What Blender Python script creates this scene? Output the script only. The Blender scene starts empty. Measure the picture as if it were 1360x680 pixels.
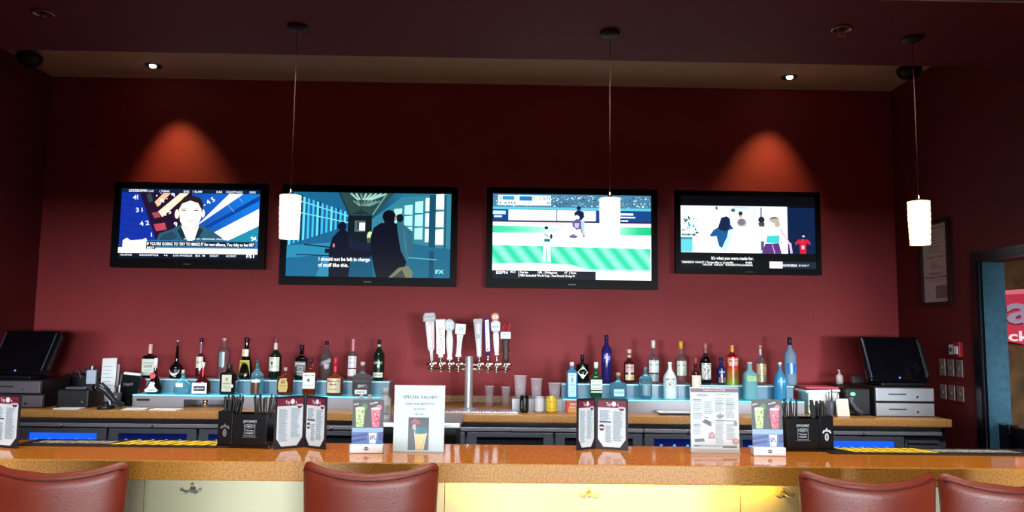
import bpy, bmesh, math, random
from mathutils import Vector, Matrix
random.seed(7)
R = math.radians
COL = bpy.context.scene.collection
SC = bpy.context.scene

# ------------------------------------------------------------------ camera
FPX = 1020.0
PIT, YAW, ROL = R(5.55), R(.9), R(.72)
EYE = (0, 0, 1.57)
def ray(px, py):
    u = (px-680)/FPX; v = -(py-340)/FPX
    c, s = math.cos(ROL), math.sin(ROL)
    x = u*c - v*s; z = u*s + v*c
    y = math.cos(PIT) - z*math.sin(PIT); zz = math.sin(PIT) + z*math.cos(PIT)
    return x*math.cos(YAW)+y*math.sin(YAW), -x*math.sin(YAW)+y*math.cos(YAW), zz
def P(px, py, Y):
    a = ray(px, py); t = Y/a[1]; return a[0]*t, EYE[2]+a[2]*t
def PZ(px, py, z):
    a = ray(px, py); t = (z-EYE[2])/a[2]; return a[0]*t, a[1]*t
def PX(px, py, X):
    a = ray(px, py); t = X/a[0]; return a[1]*t, EYE[2]+a[2]*t
cd = bpy.data.cameras.new('camera'); cam = bpy.data.objects.new('camera', cd); COL.objects.link(cam)
cd.sensor_width = 36; cd.lens = FPX/1360*36; cd.clip_start = .05; cd.clip_end = 100
def dirv(px, py):
    return Vector(ray(px, py))
fw = dirv(680, 340).normalized(); rt = (dirv(1680, 340)-dirv(680, 340)).normalized(); up = rt.cross(fw)
m = Matrix((rt, up, -fw)).transposed().to_4x4(); m.translation = EYE
cam.matrix_world = m
SC.camera = cam
SC.view_settings.view_transform = 'Standard'
SC.view_settings.look = 'None'
SC.view_settings.exposure = 0.0

# ------------------------------------------------------------------ materials
def lin(c):
    o = []
    for v in c[:3]:
        v /= 255.
        o.append(v/12.92 if v <= .04045 else ((v+.055)/1.055)**2.4)
    return (*o, 1)
_mc = {}
def mat(name, col=(128,128,128), rough=.5, metal=0, trans=0, emit=None, es=0, ior=1.45, coat=0, noise=None, bump=None, alpha=1, spec=.5):
    if name in _mc: return _mc[name]
    M = bpy.data.materials.new(name); M.use_nodes = True
    nt = M.node_tree; b = nt.nodes['Principled BSDF']
    b.inputs['Base Color'].default_value = lin(col)
    b.inputs['Roughness'].default_value = rough
    b.inputs['Metallic'].default_value = metal
    b.inputs['Transmission Weight'].default_value = trans
    b.inputs['IOR'].default_value = ior
    b.inputs['Coat Weight'].default_value = coat
    b.inputs['Coat Roughness'].default_value = .05
    b.inputs['Alpha'].default_value = alpha
    b.inputs['Specular IOR Level'].default_value = spec
    if emit:
        b.inputs['Emission Color'].default_value = lin(emit); b.inputs['Emission Strength'].default_value = es
    if noise or bump:
        tc = nt.nodes.new('ShaderNodeTexCoord'); mp = nt.nodes.new('ShaderNodeMapping')
        nt.links.new(tc.outputs['Object'], mp.inputs['Vector'])
    if noise:      # (scale vector, scale, colour2, contrast)
        sv, sc, c2, lo, hi = noise
        mp.inputs['Scale'].default_value = sv
        n = nt.nodes.new('ShaderNodeTexNoise'); n.inputs['Scale'].default_value = sc; n.inputs['Detail'].default_value = 3
        nt.links.new(mp.outputs['Vector'], n.inputs['Vector'])
        r = nt.nodes.new('ShaderNodeValToRGB')
        r.color_ramp.elements[0].position = lo; r.color_ramp.elements[1].position = hi
        r.color_ramp.elements[0].color = lin(col); r.color_ramp.elements[1].color = lin(c2)
        nt.links.new(n.outputs['Fac'], r.inputs['Fac']); nt.links.new(r.outputs['Color'], b.inputs['Base Color'])
    if bump:
        sv, sc, st = bump
        mp2 = nt.nodes.new('ShaderNodeMapping'); nt.links.new(tc.outputs['Object'], mp2.inputs['Vector'])
        mp2.inputs['Scale'].default_value = sv
        n = nt.nodes.new('ShaderNodeTexNoise'); n.inputs['Scale'].default_value = sc
        nt.links.new(mp2.outputs['Vector'], n.inputs['Vector'])
        bp = nt.nodes.new('ShaderNodeBump'); bp.inputs['Strength'].default_value = st; bp.inputs['Distance'].default_value = .01
        nt.links.new(n.outputs['Fac'], bp.inputs['Height']); nt.links.new(bp.outputs['Normal'], b.inputs['Normal'])
    _mc[name] = M; return M
def artmat(name, es=0., rough=.5, base=1.):
    if name in _mc: return _mc[name]
    M = bpy.data.materials.new(name); M.use_nodes = True
    nt = M.node_tree; b = nt.nodes['Principled BSDF']
    a = nt.nodes.new('ShaderNodeVertexColor'); a.layer_name = 'Col'
    b.inputs['Roughness'].default_value = rough
    if base == 0: b.inputs['Specular IOR Level'].default_value = .08
    if base > 0:
        g = nt.nodes.new('ShaderNodeMix'); g.data_type = 'RGBA'; g.blend_type = 'MULTIPLY'; g.inputs[0].default_value = 1
        nt.links.new(a.outputs['Color'], g.inputs[6]); g.inputs[7].default_value = (base, base, base, 1)
        nt.links.new(g.outputs[2], b.inputs['Base Color'])
    else: b.inputs['Base Color'].default_value = (.01,.01,.01,1)
    if es:
        nt.links.new(a.outputs['Color'], b.inputs['Emission Color']); b.inputs['Emission Strength'].default_value = es
    _mc[name] = M; return M
PRINT = artmat('printed_card', rough=.45, base=.64)
GLOSSP = artmat('glossy_print', rough=.2)
SCREEN = artmat('lit_screen', es=1.4, rough=.25, base=0)

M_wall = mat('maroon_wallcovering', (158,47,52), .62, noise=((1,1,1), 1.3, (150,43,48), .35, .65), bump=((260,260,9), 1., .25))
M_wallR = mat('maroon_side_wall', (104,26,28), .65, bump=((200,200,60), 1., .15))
M_soffit = mat('dark_red_ceiling_paint', (105,32,36), .7)
M_ceil = mat('beige_ceiling_paint', (214,176,146), .8, noise=((1,1,1), 2, (204,166,136), .3, .7))
M_floor = mat('brown_floor_tile', (62,44,36), .4, noise=((1,1,1), 3, (50,36,30), .3, .7))
M_grey = mat('grey_trim_paint', (205,190,190), .6)
M_black = mat('matte_black_plastic', (14,14,17), .45)
M_bezel = mat('black_tv_plastic', (10,10,14), .45, spec=.15)
M_blackg = mat('gloss_black_plastic', (9,9,12), .18)
M_dark = mat('charcoal_metal', (84,88,98), .4, metal=.2)
M_bar = mat('speckled_amber_laminate_edge', (150,98,34), .35, noise=((1,1,1), 130, (184,132,58), .38, .66))
M_bartop = mat('varnished_amber_bar_top', (178,104,30), .07, spec=.4, noise=((1,1,1), 60, (196,122,44), .35, .7))
M_counter = mat('speckled_brown_laminate', (156,104,48), .3, noise=((1,1,1), 120, (200,150,86), .38, .66))
M_cream = mat('cream_laminate_panel', (214,212,176), .5, noise=((1,1,1), 3, (206,204,166), .3, .7))
M_leather = mat('oxblood_leather', (112,40,24), .34, noise=((1,1,1), 9, (100,34,21), .35, .7), bump=((1,1,1), 320, .1))
M_steel = mat('brushed_steel', (205,207,212), .28, metal=.7)
M_steelp = mat('satin_steel_panel', (150,148,152), .42, metal=.75)
M_chrome = mat('polished_chrome', (215,210,205), .09, metal=1)
M_brass = mat('worn_nickel_bar', (176,160,140), .25, metal=1)
M_wood = mat('dark_stained_wood', (40,20,14), .4)
M_frame = mat('black_door_paint', (10,10,14), .25)
M_jamb = mat('gloss_paint_daylight_tint', (72,118,138), .38, noise=((1,1,1), 22, (58,100,122), .35, .7))  # black gloss jamb, its blue-grey daylight reflection put into the colour
M_stone = mat('brown_stone_cladding', (120,84,44), .7, noise=((1,1,1), 7, (84,56,30), .35, .65))
M_white = mat('white_plastic', (228,232,236), .4)
M_paper = mat('white_paper', (226,228,230), .7)
M_clearcup = mat('clear_plastic', (225,215,222), .12, alpha=.20)
M_acryl = mat('aqua_acrylic_riser', (96,128,146), .3)
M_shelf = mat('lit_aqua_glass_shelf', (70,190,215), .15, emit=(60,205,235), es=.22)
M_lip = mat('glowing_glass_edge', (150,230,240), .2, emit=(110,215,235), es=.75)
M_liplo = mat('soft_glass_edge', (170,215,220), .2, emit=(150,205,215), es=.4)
M_led_w = mat('warm_led_tube', (255,220,110), .4, emit=(255,196,30), es=46)
M_blueglass = mat('blue_lit_cooler_glass', (10,20,60), .12, emit=(24,84,215), es=1.5, noise=None)
M_dimglass = mat('dim_cooler_glass', (12,16,30), .12, emit=(14,30,110), es=.5)
M_offglass = mat('unlit_cooler_glass', (30,33,40), .15)
M_shade = mat('frosted_lamp_glass', (255,240,210), .4, emit=(255,228,162), es=2.3)

# ------------------------------------------------------------------ mesh helpers
class B:
    def __init__(s): s.bm = bmesh.new(); s.smooth = False
    def box(s, x0, x1, y0, y1, z0, z1, bev=0, seg=2):
        r = bmesh.ops.create_cube(s.bm, size=1)
        vs = r['verts']
        for v in vs:
            v.co = Vector(((x0+x1)/2+v.co.x*(x1-x0), (y0+y1)/2+v.co.y*(y1-y0), (z0+z1)/2+v.co.z*(z1-z0)))
        if bev:
            es = list({e for v in vs for e in v.link_edges})
            bmesh.ops.bevel(s.bm, geom=es, offset=bev, segments=seg, affect='EDGES', profile=.5)
        return s
    def loft(s, rings, cap=True, closed=True):
        R_ = [[s.bm.verts.new(p) for p in r] for r in rings]
        n = len(R_[0])
        for a, b in zip(R_, R_[1:]):
            for i in range(n if closed else n-1):
                j = (i+1) % n
                f = s.bm.faces.new((a[i], a[j], b[j], b[i])); f.smooth = True
        if cap:
            s.bm.faces.new(R_[0][::-1]); s.bm.faces.new(R_[-1])
        return s
    def lathe(s, prof, n=24, c=(0,0), sq=2., ky=1., cap=True, open_top=False):
        rings = []
        for r, z in prof:
            ring = []
            for i in range(n):
                a = 2*math.pi*i/n + math.pi/n
                ca, sa = math.cos(a), math.sin(a)
                e = 2./sq
                ring.append((c[0]+r*math.copysign(abs(ca)**e, ca), c[1]+r*ky*math.copysign(abs(sa)**e, sa), z))
            rings.append(ring)
        return s.loft(rings, cap)
    def tube(s, pts, r, n=10, cap=True):
        pts = [Vector(p) for p in pts]; rings = []
        rs = r if isinstance(r, (list, tuple)) else [r]*len(pts)
        prev = None
        for i, p in enumerate(pts):
            d = (pts[min(i+1, len(pts)-1)]-pts[max(i-1, 0)]).normalized()
            if prev is None:
                a = Vector((0,0,1)) if abs(d.z) < .9 else Vector((1,0,0))
                u = d.cross(a).normalized()
            else:
                u = (prev - d*prev.dot(d)).normalized()
            prev = u; w = d.cross(u)
            rings.append([p + (u*math.cos(2*math.pi*k/n)+w*math.sin(2*math.pi*k/n))*rs[i] for k in range(n)])
        return s.loft(rings, cap)
    def prism(s, pts, y0, y1):      # polygon in XZ, extruded along Y
        a = [s.bm.verts.new((x, y0, z)) for x, z in pts]; b = [s.bm.verts.new((x, y1, z)) for x, z in pts]
        s.bm.faces.new(a); s.bm.faces.new(b[::-1]); n = len(a)
        for i in range(n):
            j = (i+1) % n; s.bm.faces.new((a[j], a[i], b[i], b[j]))
        return s
    def sphere(s, c, r, k=(1,1,1), n=16):
        r_ = bmesh.ops.create_uvsphere(s.bm, u_segments=n, v_segments=n//2+2, radius=r)
        for v in r_['verts']: v.co = Vector((c[0]+v.co.x*k[0], c[1]+v.co.y*k[1], c[2]+v.co.z*k[2]))
        for v in r_['verts']:
            for f in v.link_faces: f.smooth = True
        return s
    def xf(s, M):
        bmesh.ops.transform(s.bm, matrix=M, verts=s.bm.verts[:]); return s
    def ob(s, name, m_, parent=None, loc=(0,0,0), rot=(0,0,0), label=None):
        bmesh.ops.recalc_face_normals(s.bm, faces=s.bm.faces[:])
        me = bpy.data.meshes.new(name); s.bm.to_mesh(me); s.bm.free()
        if m_: me.materials.append(m_)
        o = bpy.data.objects.new(name, me); COL.objects.link(o)
        o.parent = parent; o.location = loc; o.rotation_euler = rot
        if label: o['label'] = label
        return o
def tag(o, label, cat, group=None, kind=None):
    o['label'] = label; o['category'] = cat
    if group: o['group'] = group
    if kind: o['kind'] = kind
    return o
def struct(o): o['kind'] = 'structure'; return o
def thing(name, label, cat, loc=(0,0,0), rz=0, group=None, rot=None):
    o = bpy.data.objects.new(name, None); o.empty_display_size = .05; COL.objects.link(o)
    o.location = loc; o.rotation_euler = rot or (0,0,rz)
    return tag(o, label, cat, group)

_tc = {}
def text_geo(s):
    if s in _tc: return _tc[s]
    cu = bpy.data.curves.new('t', 'FONT'); cu.body = s; cu.resolution_u = 2; cu.offset = .022
    o = bpy.data.objects.new('t', cu); COL.objects.link(o)
    dg = bpy.context.evaluated_depsgraph_get(); dg.update()
    e = o.evaluated_get(dg); me = e.to_mesh()
    vs = [(v.co.x, v.co.y) for v in me.vertices]; fs = [tuple(p.vertices) for p in me.polygons]
    e.to_mesh_clear(); bpy.data.objects.remove(o); bpy.data.curves.remove(cu)
    x0 = min(v[0] for v in vs); x1 = max(v[0] for v in vs)
    _tc[s] = ([(v[0]-x0, v[1]) for v in vs], fs, x1-x0); return _tc[s]

class Art:
    """flat coloured artwork: picture coords (x right, y down) in box -> w x h metres, facing -Y"""
    def __init__(s, box, w, h, eps=.00006):
        s.b = box; s.w = w; s.h = h; s.eps = eps; s.V = []; s.F = []; s.C = []; s.L = 0
        s.sx = w/(box[2]-box[0]); s.sy = h/(box[3]-box[1])
    def _p(s, x, y, clip=True):
        if clip: x = min(max(x, s.b[0]), s.b[2]); y = min(max(y, s.b[1]), s.b[3])
        return ((x-s.b[0])*s.sx - s.w/2, (s.b[3]-y)*s.sy, s.L)
    def poly(s, pts, c):
        s.L += 1; i = len(s.V)
        for p in pts: s.V.append(s._p(*p))
        s.F.append(tuple(range(i, i+len(pts)))[::-1])
        cc = lin(c); s.C.append([cc]*len(pts)); return s
    def rect(s, x0, y0, x1, y1, c): return s.poly([(x0,y0),(x1,y0),(x1,y1),(x0,y1)], c)
    def ell(s, cx, cy, rx, ry, c, n=20): return s.poly([(cx+rx*math.cos(2*math.pi*k/n), cy+ry*math.sin(2*math.pi*k/n)) for k in range(n)], c)
    def line(s, x0, y0, x1, y1, w, c):
        dx, dy = x1-x0, y1-y0; l = math.hypot(dx, dy) or 1; nx, ny = -dy/l*w/2, dx/l*w/2
        return s.poly([(x0+nx,y0+ny),(x1+nx,y1+ny),(x1-nx,y1-ny),(x0-nx,y0-ny)], c)
    def grid(s, x0, y0, x1, y1, nx, ny, fn):
        s.L += 1; i = len(s.V); cs = []
        for b in range(ny+1):
            for a in range(nx+1):
                u, v = a/nx, b/ny
                s.V.append(s._p(x0+(x1-x0)*u, y0+(y1-y0)*v)); cs.append(lin(fn(u, v)))
        for b in range(ny):
            for a in range(nx):
                q = [b*(nx+1)+a, (b+1)*(nx+1)+a, (b+1)*(nx+1)+a+1, b*(nx+1)+a+1]
                s.F.append(tuple(i+k for k in q)); s.C.append([cs[k] for k in q])
        return s
    def many(s, polys):
        s.L += 1
        for pts, c in polys:
            i = len(s.V)
            for p in pts: s.V.append(s._p(*p))
            s.F.append(tuple(range(i, i+len(pts)))[::-1]); s.C.append([lin(c)]*len(pts))
        return s
    def text(s, t, x, y, h, c, w=None, al='l', rot=0, shear=0):
        """h cap height, (x,y) baseline start/centre"""
        vs, fs, W = text_geo(t); s.L += 1; i = len(s.V)
        k = h/.70; kx = (w/W) if w else k
        ww = W*kx; ox = {'l': 0, 'c': -ww/2, 'r': -ww}[al]
        cr, sr = math.cos(rot), math.sin(rot)
        for a, b in vs:
            X = a*kx+ox+b*k*shear; Y = -b*k
            s.V.append(s._p(x+X*cr-Y*sr, y+X*sr+Y*cr, False))
        cc = lin(c)
        for f in fs: s.F.append(tuple(i+q for q in f)); s.C.append([cc]*len(f))
        return s
    def lines(s, x0, y0, x1, n, dy, c, hh=1.5, jit=.35):
        ps = []
        for k in range(n):
            y = y0+k*dy; xx = x0
            e = x1-random.random()*jit*(x1-x0)
            while xx < e-2:
                l = random.uniform(.06, .2)*(x1-x0); x2 = min(e, xx+l)
                ps.append(([(xx,y),(x2,y),(x2,y+hh),(xx,y+hh)], c)); xx = x2 + .03*(x1-x0)
        return s.many(ps)
    def ob(s, name, m_, parent=None, loc=(0,0,0), rot=(0,0,0), cyl=None, thick=0, label=None):
        me = bpy.data.meshes.new(name); out = []
        for x, z, L in s.V:
            off = L*s.eps
            if cyl: a = x/cyl; r = cyl+off+.0005; out.append((r*math.sin(a), -r*math.cos(a), z))
            else: out.append((x, -off, z))
        F = list(s.F); C = list(s.C)
        if thick:        # a solid backing sheet
            i = len(out); w, h = s.w/2, s.h
            out += [(-w,0,0),(w,0,0),(w,0,h),(-w,0,h),(-w,thick,0),(w,thick,0),(w,thick,h),(-w,thick,h)]
            for q in ((0,1,2,3),(5,4,7,6),(4,0,3,7),(1,5,6,2),(3,2,6,7),(4,5,1,0)):
                F.append(tuple(i+k for k in q)); C.append([lin((225,228,230))]*4)
        me.from_pydata(out, [], F); me.validate(clean_customdata=False)
        ca = me.color_attributes.new('Col', 'FLOAT_COLOR', 'CORNER')
        flat = [v for f in C for c in f for v in c]
        if len(ca.data)*4 == len(flat): ca.data.foreach_set('color', flat)
        else: print('ART MISMATCH', name, len(ca.data)*4, len(flat))
        me.materials.append(m_)
        o = bpy.data.objects.new(name, me); COL.objects.link(o); o.parent = parent; o.location = loc; o.rotation_euler = rot
        if label: o['label'] = label
        return o
def mix(a, b, t): t = max(0, min(1, t)); return tuple(a[i]+(b[i]-a[i])*t for i in range(3))

# ------------------------------------------------------------------ room
XL, XR, YB, ZT, ZS = -3.7, 3.24, 6.2, 3.6, 3.2
struct(B().box(-7, 8, -3, 7.6, -.05, 0).ob('floor', M_floor))
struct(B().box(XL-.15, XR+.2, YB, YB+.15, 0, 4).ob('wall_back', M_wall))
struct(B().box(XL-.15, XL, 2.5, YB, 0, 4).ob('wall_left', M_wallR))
D0, D1, DH = 4.0, 5.13, 2.07        # doorway in the right wall
TW = .17
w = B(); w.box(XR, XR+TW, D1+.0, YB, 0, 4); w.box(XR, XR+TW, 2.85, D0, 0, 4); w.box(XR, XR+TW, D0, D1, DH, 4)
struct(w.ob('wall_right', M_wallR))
struct(B().box(XL, XR, 4.49, YB, ZT, ZT+.1).ob('ceiling', M_ceil))
struct(B().box(-7, 8, 3.575, 4.49, ZS, ZT+.1).ob('trim_1', M_soffit))
struct(B().box(-7, 8, 3.56, 3.574, ZS-.004, ZT).ob('trim_2', M_grey))
struct(B().box(-7, 8, -3, 3.56, ZT+.1, ZT+.2).ob('ceiling', M_grey))
# unseen rear wall; window head height shaped to fade daylight up the back wall
w = B(); w.box(-7, -6, -3.15, -3, 0, 3.7); w.box(6.5, 8, -3.15, -3, 0, 3.7); w.box(-6, 6.5, -3.15, -3, 1.75, 3.7); w.box(-6, 6.5, -3.15, -3, 0, .5)
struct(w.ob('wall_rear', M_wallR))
# hall beyond the doorway
struct(B().box(3.41, 8, 6.5, 6.6, 0, 3.7).ob('wall_hall', M_stone))

# door casing
d = thing('door_1', 'black painted casing of the staff doorway in the right wall', 'doorway', (XR, D1, 0)); d['kind'] = 'structure'
c = B(); c.box(-.02, 0, -.0, .06, 0, DH+.07); c.box(-.02, 0, D0-D1-.06, 0, DH, DH+.07); c.box(-.02, 0, D0-D1-.06, D0-D1, 0, DH)
c.ob('door_casing', M_frame, d)
B().box(.001, TW-.001, -.012, -.0005, 0, DH).ob('door_jamb', M_jamb, d)
B().box(.0, .012, -.02, -.0125, 0, DH).ob('door_stop', M_frame, d)

# half door in the doorway
yz = PX(1322, 562, 3.34)
h = thing('half_door', 'dark half-height swing door closing the staff doorway', 'door', (3.32, 4.6, 0))
B().box(0, .04, -.55, yz[0]-4.6, .1, yz[1], .004).ob('door_panel', M_blackg, h)
b = B(); b.box(-.004, .05, yz[0]-4.6-.19, yz[0]-4.6-.02, yz[1], yz[1]+.012, .002); b.box(-.012, 0, yz[0]-4.6-.19, yz[0]-4.6-.16, yz[1]-.05, yz[1]+.012, .002)
b.ob('latch', M_chrome, h)

# red sign in the hall
sx0, sz0 = P(1338, 468, 6.3); sx1, sz1 = P(1400, 383, 6.3)
a = Art((0,0,200,100), 1.5, sz1-sz0)
a.poly([(0,8),(60,2),(120,0),(200,3),(200,104),(150,100),(60,88),(0,72)], (206,48,72))
a.poly([(0,8),(60,2),(120,0),(200,3),(200,10),(120,7),(60,9),(0,15)], (240,120,130))
a.text('a', 57, 56, 44, (60,24,50), al='c', w=34).text('a', 56, 54, 44, (168,140,160), al='c', w=30)
a.text('cocktails', 16, 82, 15, (245,235,235), w=90)
tag(a.ob('wall_sign', artmat('sign_face', es=.45, rough=.4), None, (sx0+.45, 6.3, sz0)), 'red curved sign with white lettering seen through the doorway', 'sign')
B().box(-.02, .02, .001, .17, .1, .18).ob('sign_bracket', M_frame, bpy.data.objects['wall_sign'], (0,.0,0))

# framed notice on right wall
y1, zt = PX(1222, 298, XR); y0, _ = PX(1262, 290, XR); _, zb = PX(1222, 408, XR)
py = (y0+y1)/2; pw = y1-y0; ph = zt-zb
f = thing('framed_notice', 'tall narrow notice in a dark wood frame on the right wall', 'picture frame', (XR, py, zb), R(-90)+R(180))
f.rotation_euler = (0,0,R(-90))
b = B(); t = .03
b.box(-pw/2, pw/2, -.025, 0, 0, t); b.box(-pw/2, pw/2, -.025, 0, ph-t, ph); b.box(-pw/2, -pw/2+t, -.025, 0, t, ph-t); b.box(pw/2-t, pw/2, -.025, 0, t, ph-t)
b.ob('frame', M_wood, f)
a = Art((100,60,295,605), pw-2*t, ph-2*t)
a.rect(100,60,295,605,(246,232,228))
a.text('LIQUOR LICENSE', 200, 92, 14, (160,60,58), w=130, al='c')
a.lines(140,125,260,5,22,(120,112,112),5); a.lines(150,228,250,3,14,(110,102,104),4)
a.text('WARNING TO ADULTS', 198, 295, 15, (150,66,66), w=130, al='c'); a.line(150,312,245,312,2,(190,80,80))
a.lines(165,325,215,3,11,(120,115,115),4); a.lines(150,352,250,2,14,(120,115,115),4)
a.text('WARNING TO', 195, 412, 16, (170,44,44), w=100, al='c'); a.text('PREGNANT WOMEN', 198, 438, 16, (170,44,44), w=170, al='c')
a.line(110,450,290,450,2,(180,80,80)); a.lines(160,462,240,1,10,(150,100,100),4)
a.rect(190,490,285,580,(168,156,152)); a.lines(196,498,280,6,13,(128,120,120),4)
a.ob('notice', PRINT, f, (0,-.004,t))

# switch plates, fire pull
for i in range(3):
    for j, (zt_, zb_) in enumerate(((1.405, 1.285), (1.22, 1.115))):
        yy = 5.60-i*.105
        s = thing('switch_plate', f"steel switch plate, {['farthest','middle','nearest'][i]} of the {['upper','lower'][j]} row of three beside the doorway", 'switch', (XR, yy, zb_), R(-90), 'switch plates beside the doorway')
        B().box(-.037, .037, -.006, 0, 0, zt_-zb_, .002).ob('plate', mat('plate_metal', (150,135,132), .45, metal=.3), s)
        B().box(-.008, .008, -.014, -.006, (zt_-zb_)*.4, (zt_-zb_)*.6, .002).ob('toggle', mat('toggle_grey', (110,100,100), .5), s)
s = thing('outlet_box', 'small white junction box above the switch plates', 'electrical box', (XR, 5.455, 1.44), R(-90))
B().box(-.028, .028, -.02, 0, 0, .07, .003).ob('box', M_white, s); B().box(-.012, .012, -.024, -.02, .02, .05, .001).ob('socket', M_dark, s)
s = thing('fire_alarm_pull', 'red fire alarm pull above the switch plates', 'fire alarm', (XR, 5.375, 1.425), R(-90))
B().box(-.036, .036, -.03, 0, 0, .105, .004).ob('housing', mat('alarm_red', (150,28,38), .4), s)
B().box(-.02, .02, -.036, -.03, .02, .075, .002).ob('handle', M_white, s)

# ------------------------------------------------------------------ ceiling fittings
for i, (px, py_) in enumerate(((204,87),(1048,102))):
    x, y = PZ(px, py_, ZT)
    t = thing('recessed_downlight', ['recessed downlight in the beige strip, above the leftmost television','recessed downlight in the beige strip, above the rightmost television'][i], 'downlight', (x, y, ZT), 0, 'recessed downlights in the beige ceiling strip')
    b = B(); b.lathe([(.062,-.001),(.064,-.006),(.05,-.008),(.048,-.001)], 24, cap=False); b.ob('trim_ring', M_black, t)
    B().lathe([(.047,-.003),(.047,-.005)], 24).ob('baffle', M_blackg, t)
    B().sphere((0,-.012,-.010), .026, (1,1,.5)).ob('lamp', mat('lit_lamp', (255,255,250), .3, emit=(255,250,240), es=9), t)
for i, (px, py_) in enumerate(((57,17),(1118,38))):
    x, y = PZ(px, py_, ZS)
    t = thing('ceiling_sprinkler', ['ceiling sprinkler near the top left corner of the red soffit','ceiling sprinkler near the right end of the red soffit'][i], 'sprinkler', (x, y, ZS), 0, 'sprinklers in the red soffit')
    b = B(); b.lathe([(.052,-.0005),(.055,-.006),(.044,-.008),(.042,-.0005)], 28, cap=False); b.ob('escutcheon', M_brass, t)
    b = B(); b.lathe([(.010,-.0005),(.010,-.02),(.005,-.024),(.005,-.036),(.022,-.038),(.022,-.041)], 16); b.ob('sprinkler_head', M_brass, t)
for i, (px, py_, s_) in enumerate(((45,78,1),(1206,100,-1))):
    x, z = P(px, py_, 5.3)
    x = XL+.17 if s_ == 1 else XR-.19
    t = thing('corner_speaker', ['black corner speaker hung at the left end of the beige strip','black corner speaker hung at the right end of the beige strip'][i], 'speaker', (x, 5.62 if s_==1 else 5.55, ZT), R(25*s_), 'speakers in the ceiling corners')
    B().lathe([(.03,-.0005),(.03,-.03)], 16).ob('mount', M_black, t)
    B().lathe([(.085,-.03),(.09,-.045),(.08,-.08),(.055,-.105),(.02,-.115)], 24).ob('housing', M_black, t)
    B().lathe([(.07,-.02),(.07,-.031)], 24).ob('grille', M_dark, t)

PEND = [(395,32,386,260,317), (806,38,810,264,320), (1211,45,1220,268,325)]
for i, (cx_, cy_, px, pt, pb) in enumerate(PEND):
    Yp = 4.05
    x, zt_ = P(px, pt, Yp); _, zb_ = P(px, pb, Yp)
    t = thing('pendant_lamp', ['pendant lamp with a glowing cylinder shade, left, in front of the movie television','pendant lamp with a glowing cylinder shade, middle, in front of the baseball television','pendant lamp with a glowing cylinder shade, right, beside the framed notice'][i], 'pendant lamp', (x, Yp, ZS), 0, 'pendant lamps over the bar')
    a0, a1 = zt_-ZS, zb_-ZS
    B().lathe([(.055,-.0005),(.055,-.01),(.04,-.022),(.008,-.028)], 20).ob('canopy', mat('dark_red_canopy', (40,14,16), .5), t)
    B().tube([(0,0,-.025),(0,0,a0+.02)], .0018, 6).ob('cord', mat('cord_grey', (96,62,58), .7, spec=.1), t)
    rr = 0.055
    prof = []
    n = 22
    for k in range(n+1):
        z = a1+(a0-a1)*k/n
        prof.append((rr*(.90+.10*min(1, k/n*1.6))*(1+.018*math.sin(k*2.1)), z))
    b = B(); b.lathe(prof, 28, cap=False)
    b.ob('shade', M_shade, t)
    B().lathe([(.05,a0-.004),(.05,a0+.002),(.014,a0+.006),(.012,a0+.03),(.004,a0+.04)], 16).ob('socket', M_chrome, t)
    B().sphere((0,0,(a0+a1)/2), .028, (1,1,1.5)).ob('bulb', mat('lit_bulb', (255,240,200), .3, emit=(255,225,160), es=6), t)

# ------------------------------------------------------------------ televisions
def tv(label, X0, X1, Z0, Z1, art, bez=(.05,.05,.05,.075), tilt=4):
    w_, h_ = X1-X0, Z1-Z0
    t = thing('television', label, 'television', ((X0+X1)/2, 6.10, Z0), 0, 'wall-mounted televisions above the back bar')
    t.rotation_euler = (0,0,0)
    l, tp, r, bt = bez
    b = B(); b.box(-w_/2, -w_/2+l, -.035, .02, 0, h_); b.box(w_/2-r, w_/2, -.035, .02, 0, h_)
    b.box(-w_/2+l, w_/2-r, -.035, .02, 0, bt); b.box(-w_/2+l, w_/2-r, -.035, .02, h_-tp, h_)
    b.ob('bezel', M_bezel, t)
    B().box(-w_/2+.06, w_/2-.06, .0201, .05, .06, h_-.06, .01).ob('back_shell', M_black, t)
    b = B(); b.box(-.22, .22, .0501, .0995, h_*.3, h_*.7, .004); b.ob('wall_bracket', M_dark, t)
    B().box(-.03, .03, -.0365, -.0352, bt*.35, bt*.5).ob('brand_badge', mat('badge_grey', (80,82,90), .3), t)
    art.ob('screen', SCREEN, t, ((l-r)/2, -.022, bt), thick=.01)
    return t
def screen_size(X0,X1,Z0,Z1,bez): return X1-X0-bez[0]-bez[2], Z1-Z0-bez[1]-bez[3]
W_ = (255,255,255)
# --- news programme
bz = (.055,.05,.055,.07); X0,X1,Z0,Z1 = -3.066,-1.860,2.029,2.708
a = Art((115,88,990,600), *screen_size(X0,X1,Z0,Z1,bz))
a.grid(115,88,990,600,12,8,lambda u,v: mix(mix((14,30,110),(20,110,205),u*1.3-.2),(30,130,190),(v-.6)*1.2))
a.poly([(115,110),(250,110),(350,470),(115,470)],(14,44,150)); a.poly([(225,110),(560,110),(500,470),(350,470)],(32,12,40))
for k in range(7): a.line(115,150+k*50,300,190+k*50,3,(10,30,110))
a.poly([(325,185),(385,110),(430,110),(345,222)],(226,180,140)); a.poly([(350,255),(490,110),(545,110),(378,296)],(248,214,190))
a.poly([(310,265),(350,258),(368,295),(330,305)],(150,70,80)); a.poly([(325,350),(395,335),(410,385),(345,400)],(176,66,84))
a.poly([(270,130),(300,120),(315,180),(290,190)],(40,60,70))
a.poly([(560,400),(800,110),(890,110),(610,345)],(250,250,255)); a.poly([(640,365),(985,130),(985,165),(650,385)],(8,60,140))
a.poly([(690,415),(985,225),(990,350),(800,460),(720,450)],(255,252,245)); a.poly([(800,460),(990,350),(990,470),(780,470)],(30,130,160))
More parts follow.
